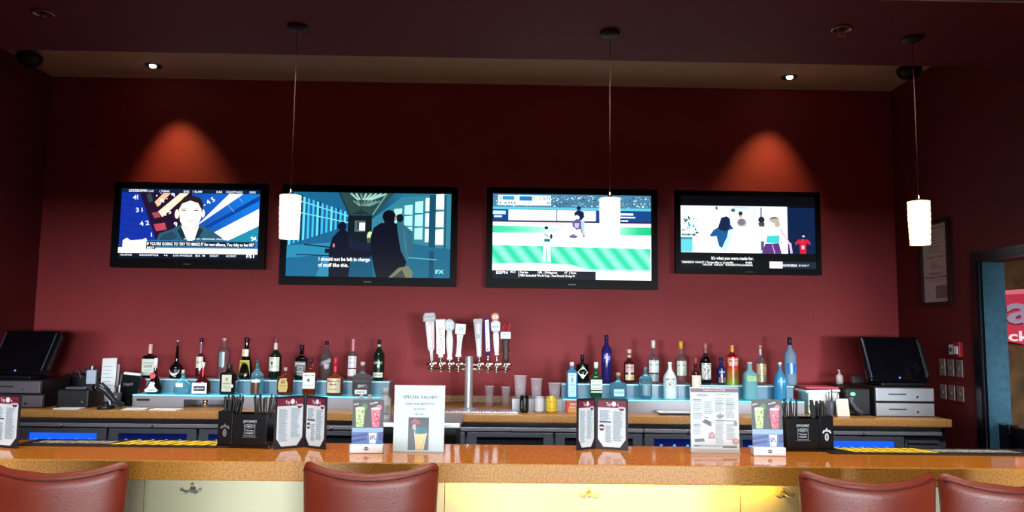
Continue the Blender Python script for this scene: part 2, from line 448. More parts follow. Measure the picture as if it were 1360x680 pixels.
for q in ((830,250,780,190),(900,280,960,340),(880,180,840,120)): a.line(*q,3,(160,170,190))
for s_, x, y, r_ in (('4!',188,170,-.1),('3 i',212,262,-.1),('4 2',242,362,-.15),('i',315,440,-.1),('- 9 .',362,215,-.9),('- 5',400,292,-.7),('- 1',340,150,-.9),('9',440,150,-.6),('- 4 5',640,215,-.6),('9',462,365,-.4)):
    a.text(s_, x, y, 32, (225,235,255), rot=r_)
# presenter
a.poly([(350,470),(365,415),(440,385),(500,350),(620,350),(700,395),(760,440),(775,470)],(38,84,104))
a.poly([(365,470),(385,425),(450,400),(480,440),(430,470)],(30,64,86))
a.poly([(500,360),(615,360),(600,455),(555,470),(515,450)],(250,252,250))
a.poly([(500,360),(545,470),(520,470),(478,395)],(22,40,60)); a.poly([(612,360),(640,390),(600,465),(585,465)],(22,40,60))
a.ell(470,272,14,34,(250,235,215)); a.ell(633,265,12,30,(240,225,205))
a.poly([(478,250),(480,190),(510,145),(560,135),(610,150),(632,195),(628,255),(600,215),(540,195),(500,210)],(36,26,30))
a.poly([(482,235),(500,195),(550,172),(600,190),(622,235),(622,300),(605,350),(560,385),(520,370),(492,325)],(255,247,235))
a.poly([(500,345),(560,392),(612,345),(606,368),(560,402),(512,372)],(230,205,190))
for x in (512,590): a.ell(x,243,17,4,(80,60,60)); a.line(x-20,230,x+20,228,4,(90,70,66))
a.line(532,320,586,318,5,(210,130,120)); a.line(552,285,566,287,4,(225,190,175))
a.rect(115,88,990,118,(14,30,60)); a.text('LOCKDOWN', 160,112,18,W_,w=115); a.text('LIVE',285,112,14,(210,220,235),w=30)
for x,s_,w2 in ((352,'1 TURAN',62),(505,'EDGE',34),(562,'1 ELAM',58),(712,'DAK',38),(772,'1 ELLIOTT-VILLE',105),(922,'DFS',38)): a.text(s_,x,112,14,(225,235,245),w=w2)
a.poly([(950,430),(965,440),(975,425),(972,445),(985,460),(965,452),(945,465),(953,448),(938,436)],(240,248,255))
a.rect(290,465,970,525,(40,104,150)); a.rect(115,520,990,565,(252,253,255))
a.poly([(140,470),(165,450),(190,470),(260,462),(285,450),(292,470),(285,530),(140,530)],(250,250,246)); a.lines(170,480,280,4,12,(200,200,190),5)
a.rect(288,472,970,508,(10,20,40)); a.text("IF YOU'RE GOING TO TRY TO MAKE IT for new alliance, You risky to bet 007", 292,502,22,W_,w=672)
a.rect(288,508,348,530,(10,20,40)); a.text('BEST',294,527,14,W_,w=46)
a.text('AVAILABLE ON - PERSONNEL UPDATE', 520,458,12,(210,225,240),w=260)
a.rect(115,560,990,600,(10,16,34))
for x,s_,w2 in ((130,'HOUSTON',72),(250,'INDIANAPOLIS',118),(402,'+6',24),(462,'LOS ANGELES',118),(600,'BLK  48',60),(690,'SUNDAY',56),(790,'4:25 PM ET',66)): a.text(s_,x,580,13,(225,230,240),w=w2)
a.text('FS1',920,585,24,W_,w=48)
tv('leftmost wall television showing a news presenter in a dark jacket', X0,X1,Z0,Z1,a,bz)
# --- movie
bz = (.05,.055,.05,.065); X0,X1,Z0,Z1 = -1.739,-.345,1.911,2.706
a = Art((105,88,960,575), *screen_size(X0,X1,Z0,Z1,bz))
a.grid(105,88,960,575,14,10,lambda u,v: mix((16,78,110),(70,150,175),abs(u-.5)*1.4+.1*math.sin(u*20)-v*.35))
a.poly([(105,88),(420,88),(430,230),(420,380),(105,400)],(24,92,130))
for k in range(13):
    x = 110+k*24; top = 88+k*9; a.poly([(x,top),(x+11,top+4),(x+11,392-k*9),(x,396-k*9)],(58,176,222) if k%3 else (96,206,240))
    if k%4==2: a.rect(x+13,top,x+19,400-k*9,(8,36,66))
a.line(105,120,420,225,6,(120,200,225)); a.line(105,195,420,262,5,(130,210,230)); 
a.poly([(370,88),(660,88),(560,215),(420,215)],(40,66,66))
for k in range(8): a.line(430+k*27,92,470+k*9,130,9,(150,196,184)); a.line(445+k*20,135,478+k*7,165,6,(110,150,142))
a.line(370,88,430,220,10,(20,50,58)); a.line(620,92,548,215,8,(90,140,140)); a.line(485,88,487,225,5,(20,40,46)); a.line(400,170,560,170,4,(30,56,60))
a.poly([(545,240),(700,110),(960,88),(960,420),(545,330)],(48,120,140))
for k in range(5):
    x0 = 660+k*55; x1 = x0+42; t0 = 175-k*22; b0 = 330+k*16
    for j in range(3):
        q0 = t0+(b0-t0)*j/3; q1 = t0+(b0-t0)*(j+.9)/3; a.poly([(x0,q0+5),(x1,q0),(x1,q1),(x0,q1)],(170,232,232) if k<3 else (226,252,250))
a.rect(845,95,880,420,(20,72,96)); a.rect(925,95,935,420,(30,84,100))
a.poly([(545,430),(700,380),(960,410),(960,575),(560,575)],(28,96,124)); a.poly([(105,400),(330,380),(420,420),(350,575),(105,575)],(38,128,164))
a.poly([(105,470),(300,450),(260,575),(105,575)],(24,96,134)); a.rect(850,420,875,575,(20,70,96))
a.rect(420,220,545,400,(12,24,30)); a.rect(455,250,512,315,(70,92,96)); a.rect(480,262,510,308,(230,240,236)); a.rect(470,258,478,300,(30,44,48))
a.poly([(430,214),(485,188),(540,214)],(26,44,48)); a.ell(538,340,16,28,(196,214,160)); a.ell(532,365,10,18,(60,80,60))
dk = (8,14,34)
a.poly([(328,575),(325,420),(342,350),(372,312),(412,308),(440,345),(462,395),(440,470),(430,575)],dk); a.poly([(430,350),(470,385),(545,400),(545,460),(430,470)],dk); a.ell(391,285,22,28,dk); a.rect(380,300,404,318,dk)
a.poly([(425,330),(470,375),(560,380),(560,430),(430,420)],(16,26,50))
a.poly([(575,575),(545,440),(540,345),(556,290),(592,262),(680,262),(722,296),(740,370),(738,470),(705,560),(690,575)],(7,12,28)); a.ell(635,224,35,38,(6,10,22)); a.rect(610,250,664,266,(7,12,28))
a.poly([(672,215),(700,205),(712,235),(705,262),(760,310),(770,420),(735,490),(700,420),(680,300)],(44,96,116)); a.ell(692,232,18,24,(10,20,34))
a.line(715,300,735,480,5,(60,120,140)); a.ell(668,236,5,14,(150,120,110)); a.ell(350,398,6,14,(190,110,120))
a.poly([(640,575),(690,520),(740,508),(768,545),(760,575)],(110,116,96)); a.poly([(660,575),(710,530),(730,575)],(60,66,60))
a.line(195,392,540,430,7,(8,20,34)); a.line(155,450,330,455,6,(8,24,40)); a.line(740,460,890,470,5,(90,170,190)); a.rect(305,415,330,440,(10,16,30))
a.text('I should not be left in charge',274,484,20,W_,w=266); a.text('of stuff like this.',272,518,20,W_,w=158)
a.text('FX',885,550,22,(140,240,240),w=44)
tv('large wall television showing dark figures in a blue corridor with white subtitles', X0,X1,Z0,Z1,a,bz)
# --- baseball
X0,X1,Z0,Z1 = -.111,1.256,1.909,2.711; bz = (.05,.05,.05,.07)
a = Art((92,108,935,590), *screen_size(X0,X1,Z0,Z1,bz))
a.rect(92,108,935,590,(252,255,255))
a.rect(92,108,935,190,(70,120,150))
ps = []
for k in range(330):
    x = random.uniform(92,930); y = random.uniform(112,176); r_ = random.uniform(3,8)
    c_ = random.choice([(230,245,248),(30,80,120),(120,190,210),(240,240,240),(20,60,100),(60,160,190),(190,220,230)])
    ps.append(([(x,y),(x+r_,y),(x+r_,y+r_*.9),(x,y+r_*.9)],c_))
a.many(ps)
a.rect(118,115,400,172,(226,246,250)); a.text('CHC',125,136,15,(20,60,80),w=50); a.rect(145,120,205,142,(60,140,190)); a.rect(232,120,300,146,(40,110,170)); a.text('3  1  2  OUTS',305,140,18,(30,70,90),w=90); a.text('0  1 ON 28',380,165,14,(40,90,110),w=160); a.text('T 6TH',120,166,13,(50,110,120),w=90)
a.rect(92,182,935,196,(90,190,206)); a.rect(92,196,935,268,(20,66,130))
a.rect(175,198,430,260,(250,252,255)); a.rect(435,198,640,262,(246,248,252)); a.rect(92,205,160,225,(190,230,240)); a.rect(98,232,140,242,(200,230,240))
a.rect(770,210,840,222,(230,244,250)); a.rect(770,230,850,238,(230,244,250)); a.rect(775,250,812,260,(225,240,250)); a.rect(92,258,935,270,(34,40,84))
a.rect(92,268,935,298,(244,214,222)); a.rect(480,268,660,330,(252,240,244))
a.grid(92,290,460,330,8,3,lambda u,v: mix((60,206,160),(230,252,240),u*1.1+abs(v-.5)*.6-.3)); a.grid(760,290,935,335,5,3,lambda u,v: mix((214,250,236),(30,190,130),u+.3))
a.grid(92,400,930,545,42,8,lambda u,v: (mix((40,202,152),(150,240,212),.5+.5*math.sin((u*9-v*1.2)*2*math.pi)) if v < 1.0-.0*u else (240,255,250)))
a.poly([(92,545),(92,505),(300,498),(520,508),(630,545)],(253,255,255)); a.poly([(92,400),(935,412),(935,396),(92,384)],(252,254,254))
# batter, catcher, pitcher
a.ell(549,184,12,11,(10,26,60)); a.poly([(525,212),(545,194),(575,205),(578,235),(565,250),(570,330),(585,345),(572,348),(548,270),(530,240)],(16,34,72)); a.poly([(555,250),(580,262),(582,340),(570,340)],(170,200,220))
a.ell(540,238,13,13,(240,240,250)); a.poly([(515,262),(540,245),(562,262),(560,300),(538,308),(517,290)],(90,80,140)); a.poly([(525,270),(552,270),(548,298),(530,298)],(190,180,220))
a.poly([(495,345),(520,332),(548,348),(530,356),(505,354)],(110,96,150))
a.ell(377,299,10,9,(10,60,60)); a.poly([(362,330),(375,308),(395,312),(405,345),(392,375),(366,372)],(226,246,240)); a.poly([(365,362),(398,362),(396,378),(366,378)],(30,110,110)); a.ell(403,348,7,14,(40,50,60)); a.line(368,335,388,350,6,(60,170,140))
a.poly([(362,380),(396,380),(402,490),(384,492),(379,410),(370,492),(358,490)],(248,250,246)); a.line(378,405,375,440,3,(190,200,200))
a.rect(92,543,640,590,(12,18,34)); a.rect(640,547,930,590,(255,255,255))
a.text('ESPN',114,563,17,W_,w=60)
a.text('MLB',188,556,12,(225,230,240),w=28); a.text('| Series',232,558,13,W_,w=50); a.text('3(8)',332,557,12,W_,w=24); a.text('| Philippines',366,558,13,W_,w=70); a.text('67',474,557,12,W_,w=16); a.text('| Rom.',500,558,13,W_,w=38)
a.text('| FIBA Basketball World Cup - Final Round Group N',232,576,13,W_,w=296)
tv('large wall television showing a baseball game on a green field', X0,X1,Z0,Z1,a,bz)
# --- commercial
X0,X1,Z0,Z1 = 1.401,2.569,2.042,2.710; bz = (.04,.04,.04,.04)
a = Art((105,130,895,600), *screen_size(X0,X1,Z0,Z1,bz))
a.rect(105,130,895,600,(8,9,14)); a.rect(108,195,732,497,(252,255,255)); a.rect(732,200,893,497,(9,30,66))
a.rect(108,195,320,205,(225,240,245))
for k,x in enumerate((517,535,548,575,580)): a.rect(x,200,x+(6 if k%2 else 3),300,(170,215,222) if k<3 else (60,90,110))
a.rect(420,200,505,210,(150,210,215))
ps=[]
for k in range(60):
    x=random.uniform(110,200); y=random.uniform(270,395); r_=random.uniform(3,11); ps.append(([(x,y-r_),(x+r_,y),(x,y+r_),(x-r_*.7,y)],random.choice([(120,200,200),(60,120,130),(180,225,215),(220,190,190),(40,90,90)])))
for k in range(10): ps.append(([(113+k*8,385),(118+k*8,372),(123+k*8,392)],(30,90,90)))
a.many(ps); a.ell(133,235,8,8,(190,230,225)); a.ell(202,370,10,8,(60,100,110)); a.rect(108,400,175,495,(96,200,214)); a.rect(108,400,175,412,(40,130,160))
a.poly([(275,388),(300,350),(325,335),(345,275),(375,260),(395,275),(398,315),(412,340),(385,355),(378,400),(350,470),(330,455),(315,390),(290,395)],(24,84,140))
a.poly([(325,335),(345,270),(378,262),(395,285),(398,330),(370,360),(335,350)],(20,34,66)); a.line(390,310,412,345,8,(26,50,90)); a.poly([(345,470),(375,400),(412,350),(400,420),(365,495)],(190,240,250))
a.ell(458,242,13,15,(40,48,60)); a.rect(450,255,466,270,(210,160,150)); a.ell(415,222,13,12,(60,100,100)); a.ell(318,210,8,12,(90,110,120))
a.ell(466,302,28,28,(170,165,180)); a.ell(462,298,23,22,(120,110,125)); a.poly([(400,497),(410,360),(440,325),(500,325),(560,360),(580,497)],(226,224,232)); a.poly([(420,497),(430,370),(450,338),(492,338),(540,370),(560,497)],(250,250,250))
a.ell(580,282,19,22,(30,36,48)); a.poly([(560,300),(600,300),(596,325),(566,325)],(70,70,80)); a.poly([(555,380),(600,380),(596,440),(575,470)],(214,222,226)); a.rect(575,420,592,480,(80,80,110))
a.ell(656,278,28,18,(90,90,90)); a.poly([(632,275),(680,270),(690,310),(672,345),(660,340),(655,300),(640,300)],(176,166,150)); a.poly([(600,350),(640,320),(690,330),(696,400),(680,430),(600,425)],(240,235,225))
a.poly([(612,385),(685,380),(680,432),(605,430)],(60,196,196)); a.poly([(600,435),(680,432),(694,497),(578,497)],(88,50,120)); a.line(640,440,655,497,5,(200,170,220)); a.line(690,340,745,440,11,(226,180,200)); a.line(745,430,752,495,14,(200,180,220))
a.poly([(775,425),(795,405),(850,405),(865,425),(862,440),(840,428),(838,497),(802,497),(800,430),(778,442)],(190,30,60)); a.ell(824,384,9,6,(200,190,210)); a.rect(812,445,828,468,(250,190,200)); a.line(820,400,820,425,4,(240,90,110))
a.text("It's what you were made for.",284,541,19,W_,w=245)
a.text('TOMORROW',110,566,13,W_,w=74); a.text('NIGHT | Tampa Bay v. Louisville',190,565,11,W_,w=222); a.text('9:00',482,565,12,W_,w=38)
a.text('THU-SUN   SUN-DAY   WASHINGTON-LOUISIANA',232,580,11,W_,w=292)
a.rect(622,550,895,592,(26,38,56)); a.rect(622,550,698,592,(255,255,255)); a.text('HOOPS BREAK',700,580,14,W_,w=84); a.text('8/18-08-17',792,578,11,(220,225,235),w=60)
tv('rightmost wall television showing a letterboxed commercial with people walking away', X0,X1,Z0,Z1,a,bz)

# ------------------------------------------------------------------ back counter + coolers
ZC = 1.0
t = thing('back_counter', 'long speckled brown worktop along the back wall', 'counter', (0, 5.3, 0))
B().box(XL+.005, 3.115, 0, .895, ZC-.052, ZC, .004).ob('worktop', M_counter, t)
B().box(-.80, .62, .86, .895, ZC+.0005, 1.055, .002).ob('backsplash', M_counter, t)
B().box(3.07, 3.112, .08, .88, 0, ZC-.0525).ob('end_panel', M_dark, t)
edges = [-3.24,-2.637,-2.031,-1.433,-.822,-.214,.386,.999,1.608,2.221,2.804,3.06]
def cooler(i0, i1, label, wins):
    x0, x1 = edges[i0]+.002, edges[i1]-.002
    c = thing('back_bar_cooler', label, 'bar cooler', ((x0+x1)/2, 5.36, 0), 0, 'charcoal coolers under the back counter')
    cx = (x0+x1)/2; H = ZC-.0525
    B().box(x0-cx, x1-cx, .0, .6, .08, H-.001, .003).ob('cabinet_body', M_dark, c)
    B().box(x0-cx, x1-cx, .05, .55, 0, .08).ob('kickplate', M_black, c)
    b = B(); b.box(x0-cx, x1-cx, -.035, -.0005, H-.062, H-.035, .004); b.box(x0-cx, x1-cx, -.02, -.0005, H-.034, H-.004, .002)
    b.ob('top_rail', mat('dull_rail_metal', (150,152,160), .3, metal=.4), c)
    for k in range(i0, i1):
        a0, a1 = edges[k]+.008-cx, edges[k+1]-.008-cx
        if k == 10:
            lv = B(); lv.box(a0, a1, -.01, -.0005, .1, H-.07)
            for q in range(22): lv.box(a0+.015, a1-.015, -.022, -.0102, .12+q*.034, .138+q*.034)
            lv.ob('louvred_vent', M_dark, c); continue
        d = B(); t0, t1 = .1, H-.07; fr = .065
        d.box(a0, a0+fr, -.03, -.001, t0, t1, .003); d.box(a1-fr, a1, -.03, -.001, t0, t1, .003); d.box(a0+fr, a1-fr, -.03, -.001, t1-.032, t1, .002); d.box(a0+fr, a1-fr, -.03, -.001, t0, t0+.07, .002)
        dd = d.ob('door', M_dark, c)
        B().box(a0+fr, a1-fr, -.015, -.008, t0+.07, t1-.0325).ob('window', wins[k-i0], dd)
        if wins[k-i0] in (M_blueglass, M_dimglass):
            b = B()
            for q in range(5):
                xx = a0+fr+.05+q*(a1-a0-2*fr-.1)/4; b.lathe([(.026,.62),(.026,.76),(.01,.80),(.01,t1-.07)], 10, (xx, -.0245+.004), ky=.25)
            b.ob('stored_bottles', mat('blue_lit_stock', (60,150,220), .3, emit=(60,150,235), es=.5 if wins[k-i0] is M_blueglass else .12), dd)
            bpy.data.objects[-1] if False else None
        kx = (a0+a1)/2
        B().sphere((kx, -.040, H-.048), .008).ob('lock', M_chrome, c)
    return c
cooler(0, 3, 'charcoal three-door cooler under the left end of the back counter', [M_blueglass, M_dimglass, M_dimglass])
cooler(3, 7, 'charcoal four-door cooler under the middle of the back counter, below the beer tower', [M_offglass]*4)
cooler(7, 11, 'charcoal cooler with a louvred vent under the right end of the back counter', [M_dimglass, M_dimglass, M_blueglass, M_offglass])

# ------------------------------------------------------------------ stepped bottle shelves
ZL, ZU = 1.090, 1.187
def steps(label, x0, x1, notch):
    t = thing('bottle_shelf', label, 'shelf', ((x0+x1)/2, 5.53, ZC), 0, 'lit two-step bottle shelves on the back counter')
    cx = (x0+x1)/2; a0, a1 = x0-cx, x1-cx
    b = B()
    if notch:
        n0, n1 = notch[0]-cx, notch[1]-cx
        b.box(a0, n0, 0, .39, .0005, .078); b.box(n1, a1, 0, .39, .0005, .078); b.box(n0, n1, 0, .39, .058, .078); b.box(n0, n1, .25, .39, .0005, .058)
    else: b.box(a0, a1, 0, .39, .0005, .078)
    b.ob('base_cabinet', M_steelp, t)
    B().box(a0, a1, .001, .19, .0785, .0895).ob('lower_shelf', M_shelf, t)
    B().box(a0, a1, -.004, .0008, .082, .0905, .001).ob('shelf_lip', M_lip, t)
    B().box(a0+.004, a1-.004, .192, .386, .079, .176).ob('riser', M_acryl, t)
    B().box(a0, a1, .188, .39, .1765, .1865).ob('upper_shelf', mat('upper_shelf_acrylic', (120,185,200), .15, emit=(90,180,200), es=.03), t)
    B().box(a0, a1, .182, .1878, .1795, .1872, .001).ob('shelf_lip', M_liplo, t)
    # dividers along the riser
    n = 7
    for k in range(n):
        xx = a0+(a1-a0)*(k+.5)/n
        B().box(xx-.004, xx+.004, .186, .1915, .092, .176).ob('riser_seam', mat('seam_blue', (50,90,120), .3), t)
    if notch:
        for q in (.36, .72): B().lathe([(.015,.001),(.015,.055)], 12, (n0+(n1-n0)*q, .02)).ob('post', M_chrome, t)
    else: pass
    B().box(a0+.03, a0+.12, -.003, -.0005, .045, .06).ob('slot', M_black, t)
    return t
lx0 = P(176,530,5.53)[0]; lx1 = P(512,530,5.53)[0]; rx0 = P(748,530,5.53)[0]; rx1 = P(1068,532,5.53)[0]
steps('left two-step bottle shelf glowing aqua on the back counter', lx0, lx1, (P(244,535,5.53)[0], P(320,535,5.53)[0]))
steps('right two-step bottle shelf glowing aqua on the back counter', rx0, rx1, None)

# ------------------------------------------------------------------ bottles
def gm(kind):
    table = {
     'dark': dict(col=(14,9,10), rough=.08, coat=.5), 'green': dict(col=(14,34,20), rough=.08, coat=.5), 'green2': dict(col=(24,70,40), rough=.08, coat=.5),
     'red': dict(col=(120,16,22), rough=.08, coat=.4), 'amber': dict(col=(96,34,14), rough=.08, coat=.4), 'darkred': dict(col=(70,12,18), rough=.08, coat=.4),
     'clear': dict(col=(238,244,246), rough=.03, trans=.96, ior=1.30), 'clearblue': dict(col=(170,225,240), rough=.03, trans=.9, ior=1.30),
     'purple': dict(col=(52,40,120), rough=.08, trans=.35, ior=1.3), 'blue': dict(col=(70,150,195), rough=.15, trans=.35, ior=1.25),
     'frost': dict(col=(145,178,205), rough=.45, trans=.4, ior=1.2), 'teal': dict(col=(125,188,195), rough=.4, trans=.4, ior=1.2),
     'white': dict(col=(216,236,232), rough=.3), 'navy': dict(col=(20,30,80), rough=.12, coat=.4), 'whisky': dict(col=(120,52,18), rough=.05, coat=.3), 'smoke': dict(col=(150,134,136), rough=.05, trans=.8, ior=1.25)}
    return mat('glass_'+kind, **table[kind])
def prof(h, r, bt, nt, nr, rb=1., bulge=None, seg=7):
    p = [(r*rb*.86, 0), (r*rb*.98, .006*1), (r*rb, .014)]
    if bulge == 'ball':
        for k in range(1, 12):
            u = k/12; p.append((max(r*nr, r*math.sin(math.pi*(.18+.80*u)) ), .014+u*(h*nt-.014)))
    elif bulge == 'bell':
        p += [(r*.98, h*bt*.5), (r*.8, h*bt), (r*.52, h*(bt+.10)), (r*(nr+.08), h*nt)]
    else:
        p.append((r, h*bt))
        for k in range(1, seg):
            u = k/seg; p.append((r*(nr+(1-nr)*(.5+.5*math.cos(math.pi*u))), h*(bt+(nt-bt)*u)))
        p.append((r*nr, h*nt))
    p += [(r*nr*.96, h*.93), (r*nr*.96, h*.985)]
    return p
BOT = 'bottles on the lit back-bar shelves'
YU, YLo = 5.815, 5.625
def bottle(label, px, top, lvl, wpx, bt, nt, nr, g, cap, capf, labs=(), sq=2., ky=1., rb=1., bulge=None, neck=None, cork=None):
    Y = YU if lvl == 'u' else YLo; z0 = (ZU if lvl == 'u' else ZL) + .0006
    x, zt_ = P(px, top, Y); h = zt_-z0; r = wpx/FPX*Y/2
    if r*ky > .075: ky = .075/r
    o = thing('liquor_bottle', label, 'bottle', (x, Y, z0), 0, BOT)
    pr = prof(h, r, bt, nt, nr, rb, bulge)
    B().lathe(pr, 28 if sq == 2 else 32, sq=sq, ky=ky).ob('glass_body', gm(g), o)
    if cap:
        cr = max(r*nr*1.12, .009)
        b = B(); b.lathe([(cr, h*(1-capf)), (cr*1.02, h*(1-capf*.5)), (cr, h-.001), (cr*.8, h)], 16)
        b.ob('cap', mat('cap_%d_%d_%d' % cap, cap, .35), o)
    if cork:
        b = B(); b.sphere((0,0,h-.016), .019, (1,1,.85)); b.ob('stopper', mat('cap_%d_%d_%d' % cork, cork, .5), o)
    if neck:
        n0, n1, nc = neck
        b = B(); rr = r*nr*1.06; b.lathe([(rr, h*n0), (rr, h*n1)], 16, cap=False); b.ob('neck_foil', mat('foil_%d_%d_%d' % nc, nc, .35), o)
    for lb in labs:
        l0, l1, hw, bg, items = lb[:5]
        flat = sq > 2 or (len(lb) > 5 and lb[5] == 'flat')
        hw_ = r*hw; hh = h*(l1-l0)
        a = Art((0,0,100,100), 2*hw_, hh, .00012)
        if len(lb) > 6: a.poly(lb[6], bg)
        else: a.grid(0,0,100,100,10,2,lambda u,v: bg if not callable(bg) else bg(u,v))
        for it in items:
            if it[0] == 't': a.text(it[1], 50, it[2], it[3], it[4], w=it[5], al='c')
            elif it[0] == 'r': a.rect(*it[1:])
            elif it[0] == 'e': a.ell(*it[1:])
            elif it[0] == 'p': a.poly(it[1], it[2])
        zc = h*(l0+l1)/2
        rr = max([q for q in [r*rb if bulge is None else r*(1 if bulge == 'bell' else 1)]])
        if len(lb) > 5 and isinstance(lb[5], float): rr = r*lb[5]
        if flat and sq > 2: a.ob('label', GLOSSP, o, (0, -r*ky-.0012, h*l0))
        elif flat: a.ob('label', GLOSSP, o, (0, -rr-.0012, h*l0))
        else: a.ob('label', GLOSSP, o, (0,0,h*l0), cyl=rr+.0006)
    return o
K = (20,20,24); G1 = (214,220,206); CR = (226,214,178)
# upper row, left unit
bottle('dark bottle with pink neck foil and pale green label, first on the left upper shelf', 200.5,457,'u',17,.62,.70,.27,'dark',(236,190,184),.02,[(.08,.56,.92,G1,[('r',8,22,92,26,(120,140,120)),('t','CALVADOS',52,16,(70,90,70),70),('r',20,66,80,70,(130,150,130))])],sq=5,ky=.6,neck=(.72,.985,(232,186,180)))
bottle('round-bellied dark bottle with a long silver-striped neck and a half-moon label', 236.5,452,'u',18,.4,.46,.16,'dark',(226,200,196),.03,[(.06,.24,.8,(220,228,224),[('t','GRAND RESERVE',50,18,(60,60,60),70)],1.0,[(0,0),(100,0),(94,40),(75,80),(50,100),(25,80),(6,40)])],bulge='ball',neck=(.60,.97,(60,30,44)))
bottle('slim dark red bottle with a cream label behind the ribboned liqueur bottle', 268,449,'u',11.5,.50,.60,.36,'darkred',(60,20,40),.10,[(.26,.54,.9,(224,214,190),[('r',5,8,95,22,(110,60,50)),('t','SHERRY',58,18,(90,60,50),70)])],neck=(.62,.86,(150,80,110)))
bottle('tall clear round-shouldered bottle behind the square amaretto-style bottle', 298.5,449,'u',14.5,.68,.80,.33,'clear',(220,190,180),.05,[(.3,.66,.5,(120,150,158),[('r',30,10,70,90,(60,80,90))])])
bottle('flared black bottle with a wide gold cone label and small cream crest', 328.5,448.5,'u',17.5,.12,.80,.33,'dark',(50,20,22),.12,[(.03,.46,.98,(196,184,84),[('t','PISCO',22,10,(120,90,30),60),('r',10,36,90,38,(150,136,50)),('r',14,56,86,58,(150,136,50)),('t','LICOR',84,12,(130,110,40),60)],1.0,[(12,0),(88,0),(100,100),(0,100)]),(.55,.72,.52,(232,220,176),[('e',50,50,22,30,(120,96,50))],.72)],rb=1.04)
bottle('dark green whiskey bottle with a cream label and pink-white neck', 367,449,'u',16,.56,.72,.30,'green',(150,70,70),.10,[(.20,.54,.95,(222,228,206),[('t','IRISH',16,9,(60,80,60),50),('e',36,42,8,14,(20,30,30)),('t','WHISKEY',72,8,(110,120,100),70),('r',14,84,86,86,(150,150,120))])],neck=(.72,.88,(226,206,198)))
bottle('square black bottle with a black label, fourth from right on left upper shelf', 401.5,458,'u',15,.60,.72,.34,'dark',(16,12,14),.14,[(.08,.52,.94,(20,20,26),[('t',"JACK DANIEL'S",20,12,(226,228,232),86),('e',50,44,26,12,(200,205,210)),('e',50,44,22,9,(24,24,30)),('t','TENNESSEE',72,9,(214,218,222),66),('t','WHISKEY',88,9,(214,218,222),60)])],sq=5,ky=.9)
bottle('square clear bottle with a slanted black label on the left upper shelf', 434.5,453,'u',14,.60,.78,.30,'smoke',(30,20,22),.10,[(.36,.56,1.,(26,14,18),[],'',[(0,52),(100,0),(100,50),(0,100)])],sq=4,ky=.9)
bottle('clear bottle with pink neck and two tall white labels', 469.5,450,'u',13,.56,.72,.30,'clear',(236,150,160),.06,[(.30,.58,.96,(226,228,232),[('t','LONDON',26,10,(90,110,110),60),('t','DRY GIN',60,10,(90,110,110),50)]),(.10,.27,.96,(232,234,236),[('e',50,30,14,18,(190,180,150))])],neck=(.70,.94,(222,130,146)))
bottle('dark green whisky bottle at the right end of the left upper shelf', 504,451,'u',15,.60,.84,.28,'green',(30,24,30),.12,[(.08,.20,.95,(230,232,214),[('t','12 YEARS',66,30,(60,80,50),60)]),(.38,.48,.8,(22,52,34),[('t','GLENFIDDICH',70,50,(200,215,200),96)])],neck=(.80,.92,(200,196,176)))
# lower row, left unit
bottle('conical dark liqueur bottle with a white cap, red seal and triangular white label', 207.5,475.5,'l',21,.10,.62,.20,'dark',(240,236,232),.28,[(.05,.34,.85,(236,238,236),[('t','CAFE',86,12,(60,60,60),50)],'flat',[(42,0),(58,0),(78,55),(100,84),(84,100),(16,100),(0,84),(26,52)]),(.42,.60,.42,(196,50,58),[('e',50,50,30,34,(220,90,90))],.78,[(20,0),(80,0),(100,50),(80,100),(20,100),(0,50)])],rb=.98)
bottle('low bell-shaped clear flask with a white stopper', 243.5,491,'l',22,.42,.66,.16,'clearblue',(222,196,186),.16,[(.30,.46,.4,(232,238,240),[])],bulge='bell')
bottle('wide-based red-ribboned liqueur bottle with a black and white box label', 270.5,481,'l',21,.30,.62,.17,'darkred',(240,236,232),.16,[(.03,.36,.9,(238,240,240),[('r',12,30,88,76,(34,34,44)),('t','LIQUEUR',60,16,(226,228,230),64)],'flat')],neck=(.50,.80,(206,34,44)),ky=.8)
bottle('square dark bottle with a wide flat black cap and cream label', 305,484,'l',20,.70,.80,.34,'dark',(44,38,42),.16,[(.10,.66,.62,(196,198,176),[('e',50,26,14,10,(150,140,80)),('t','ORIGINALE',56,8,(70,70,60),80),('r',14,70,86,72,(120,120,100)),('r',22,82,78,84,(120,120,100))])],sq=6,ky=.8)
bottle('small rounded clear bottle holding a little brown liquor behind a white band', 342.5,478,'l',16,.52,.80,.24,'clearblue',(60,80,110),.10,[(.36,.44,.8,(226,230,232),[]),(.02,.34,.7,(96,64,40),[])])
bottle('squat dark amber whisky bottle with an oval gold label', 379.5,488,'l',21,.58,.78,.20,'amber',(196,170,160),.12,[(.12,.62,.6,(206,176,96),[('e',50,26,26,16,(150,116,50)),('t','CROWN',60,9,(110,80,40),70),('r',20,74,80,76,(140,110,60))],'flat',[(20,4),(50,0),(80,4),(96,30),(100,70),(88,100),(12,100),(0,70),(4,30)])],ky=.62)
bottle('square bourbon bottle with a large white label and black lettering', 413,475,'l',17,.60,.72,.28,'amber',(50,30,36),.16,[(.18,.60,.92,(236,238,242),[('t','JIM BEAM',22,13,(24,24,40),84),('e',48,46,12,12,(24,24,40)),('t','BOURBON',82,9,(100,110,100),80)])],sq=5,ky=.9)
bottle('round bourbon bottle with a red dipped neck and cream label', 446,475,'l',22,.42,.60,.22,'whisky',(206,30,56),.22,[(.08,.46,.88,(226,216,180),[('t',"Maker's",26,15,(110,60,40),80),('t','Mark',48,14,(110,60,40),50),('t','WHISKY',80,9,(200,110,60),66)])],neck=(.62,.80,(214,40,66)),ky=.85)
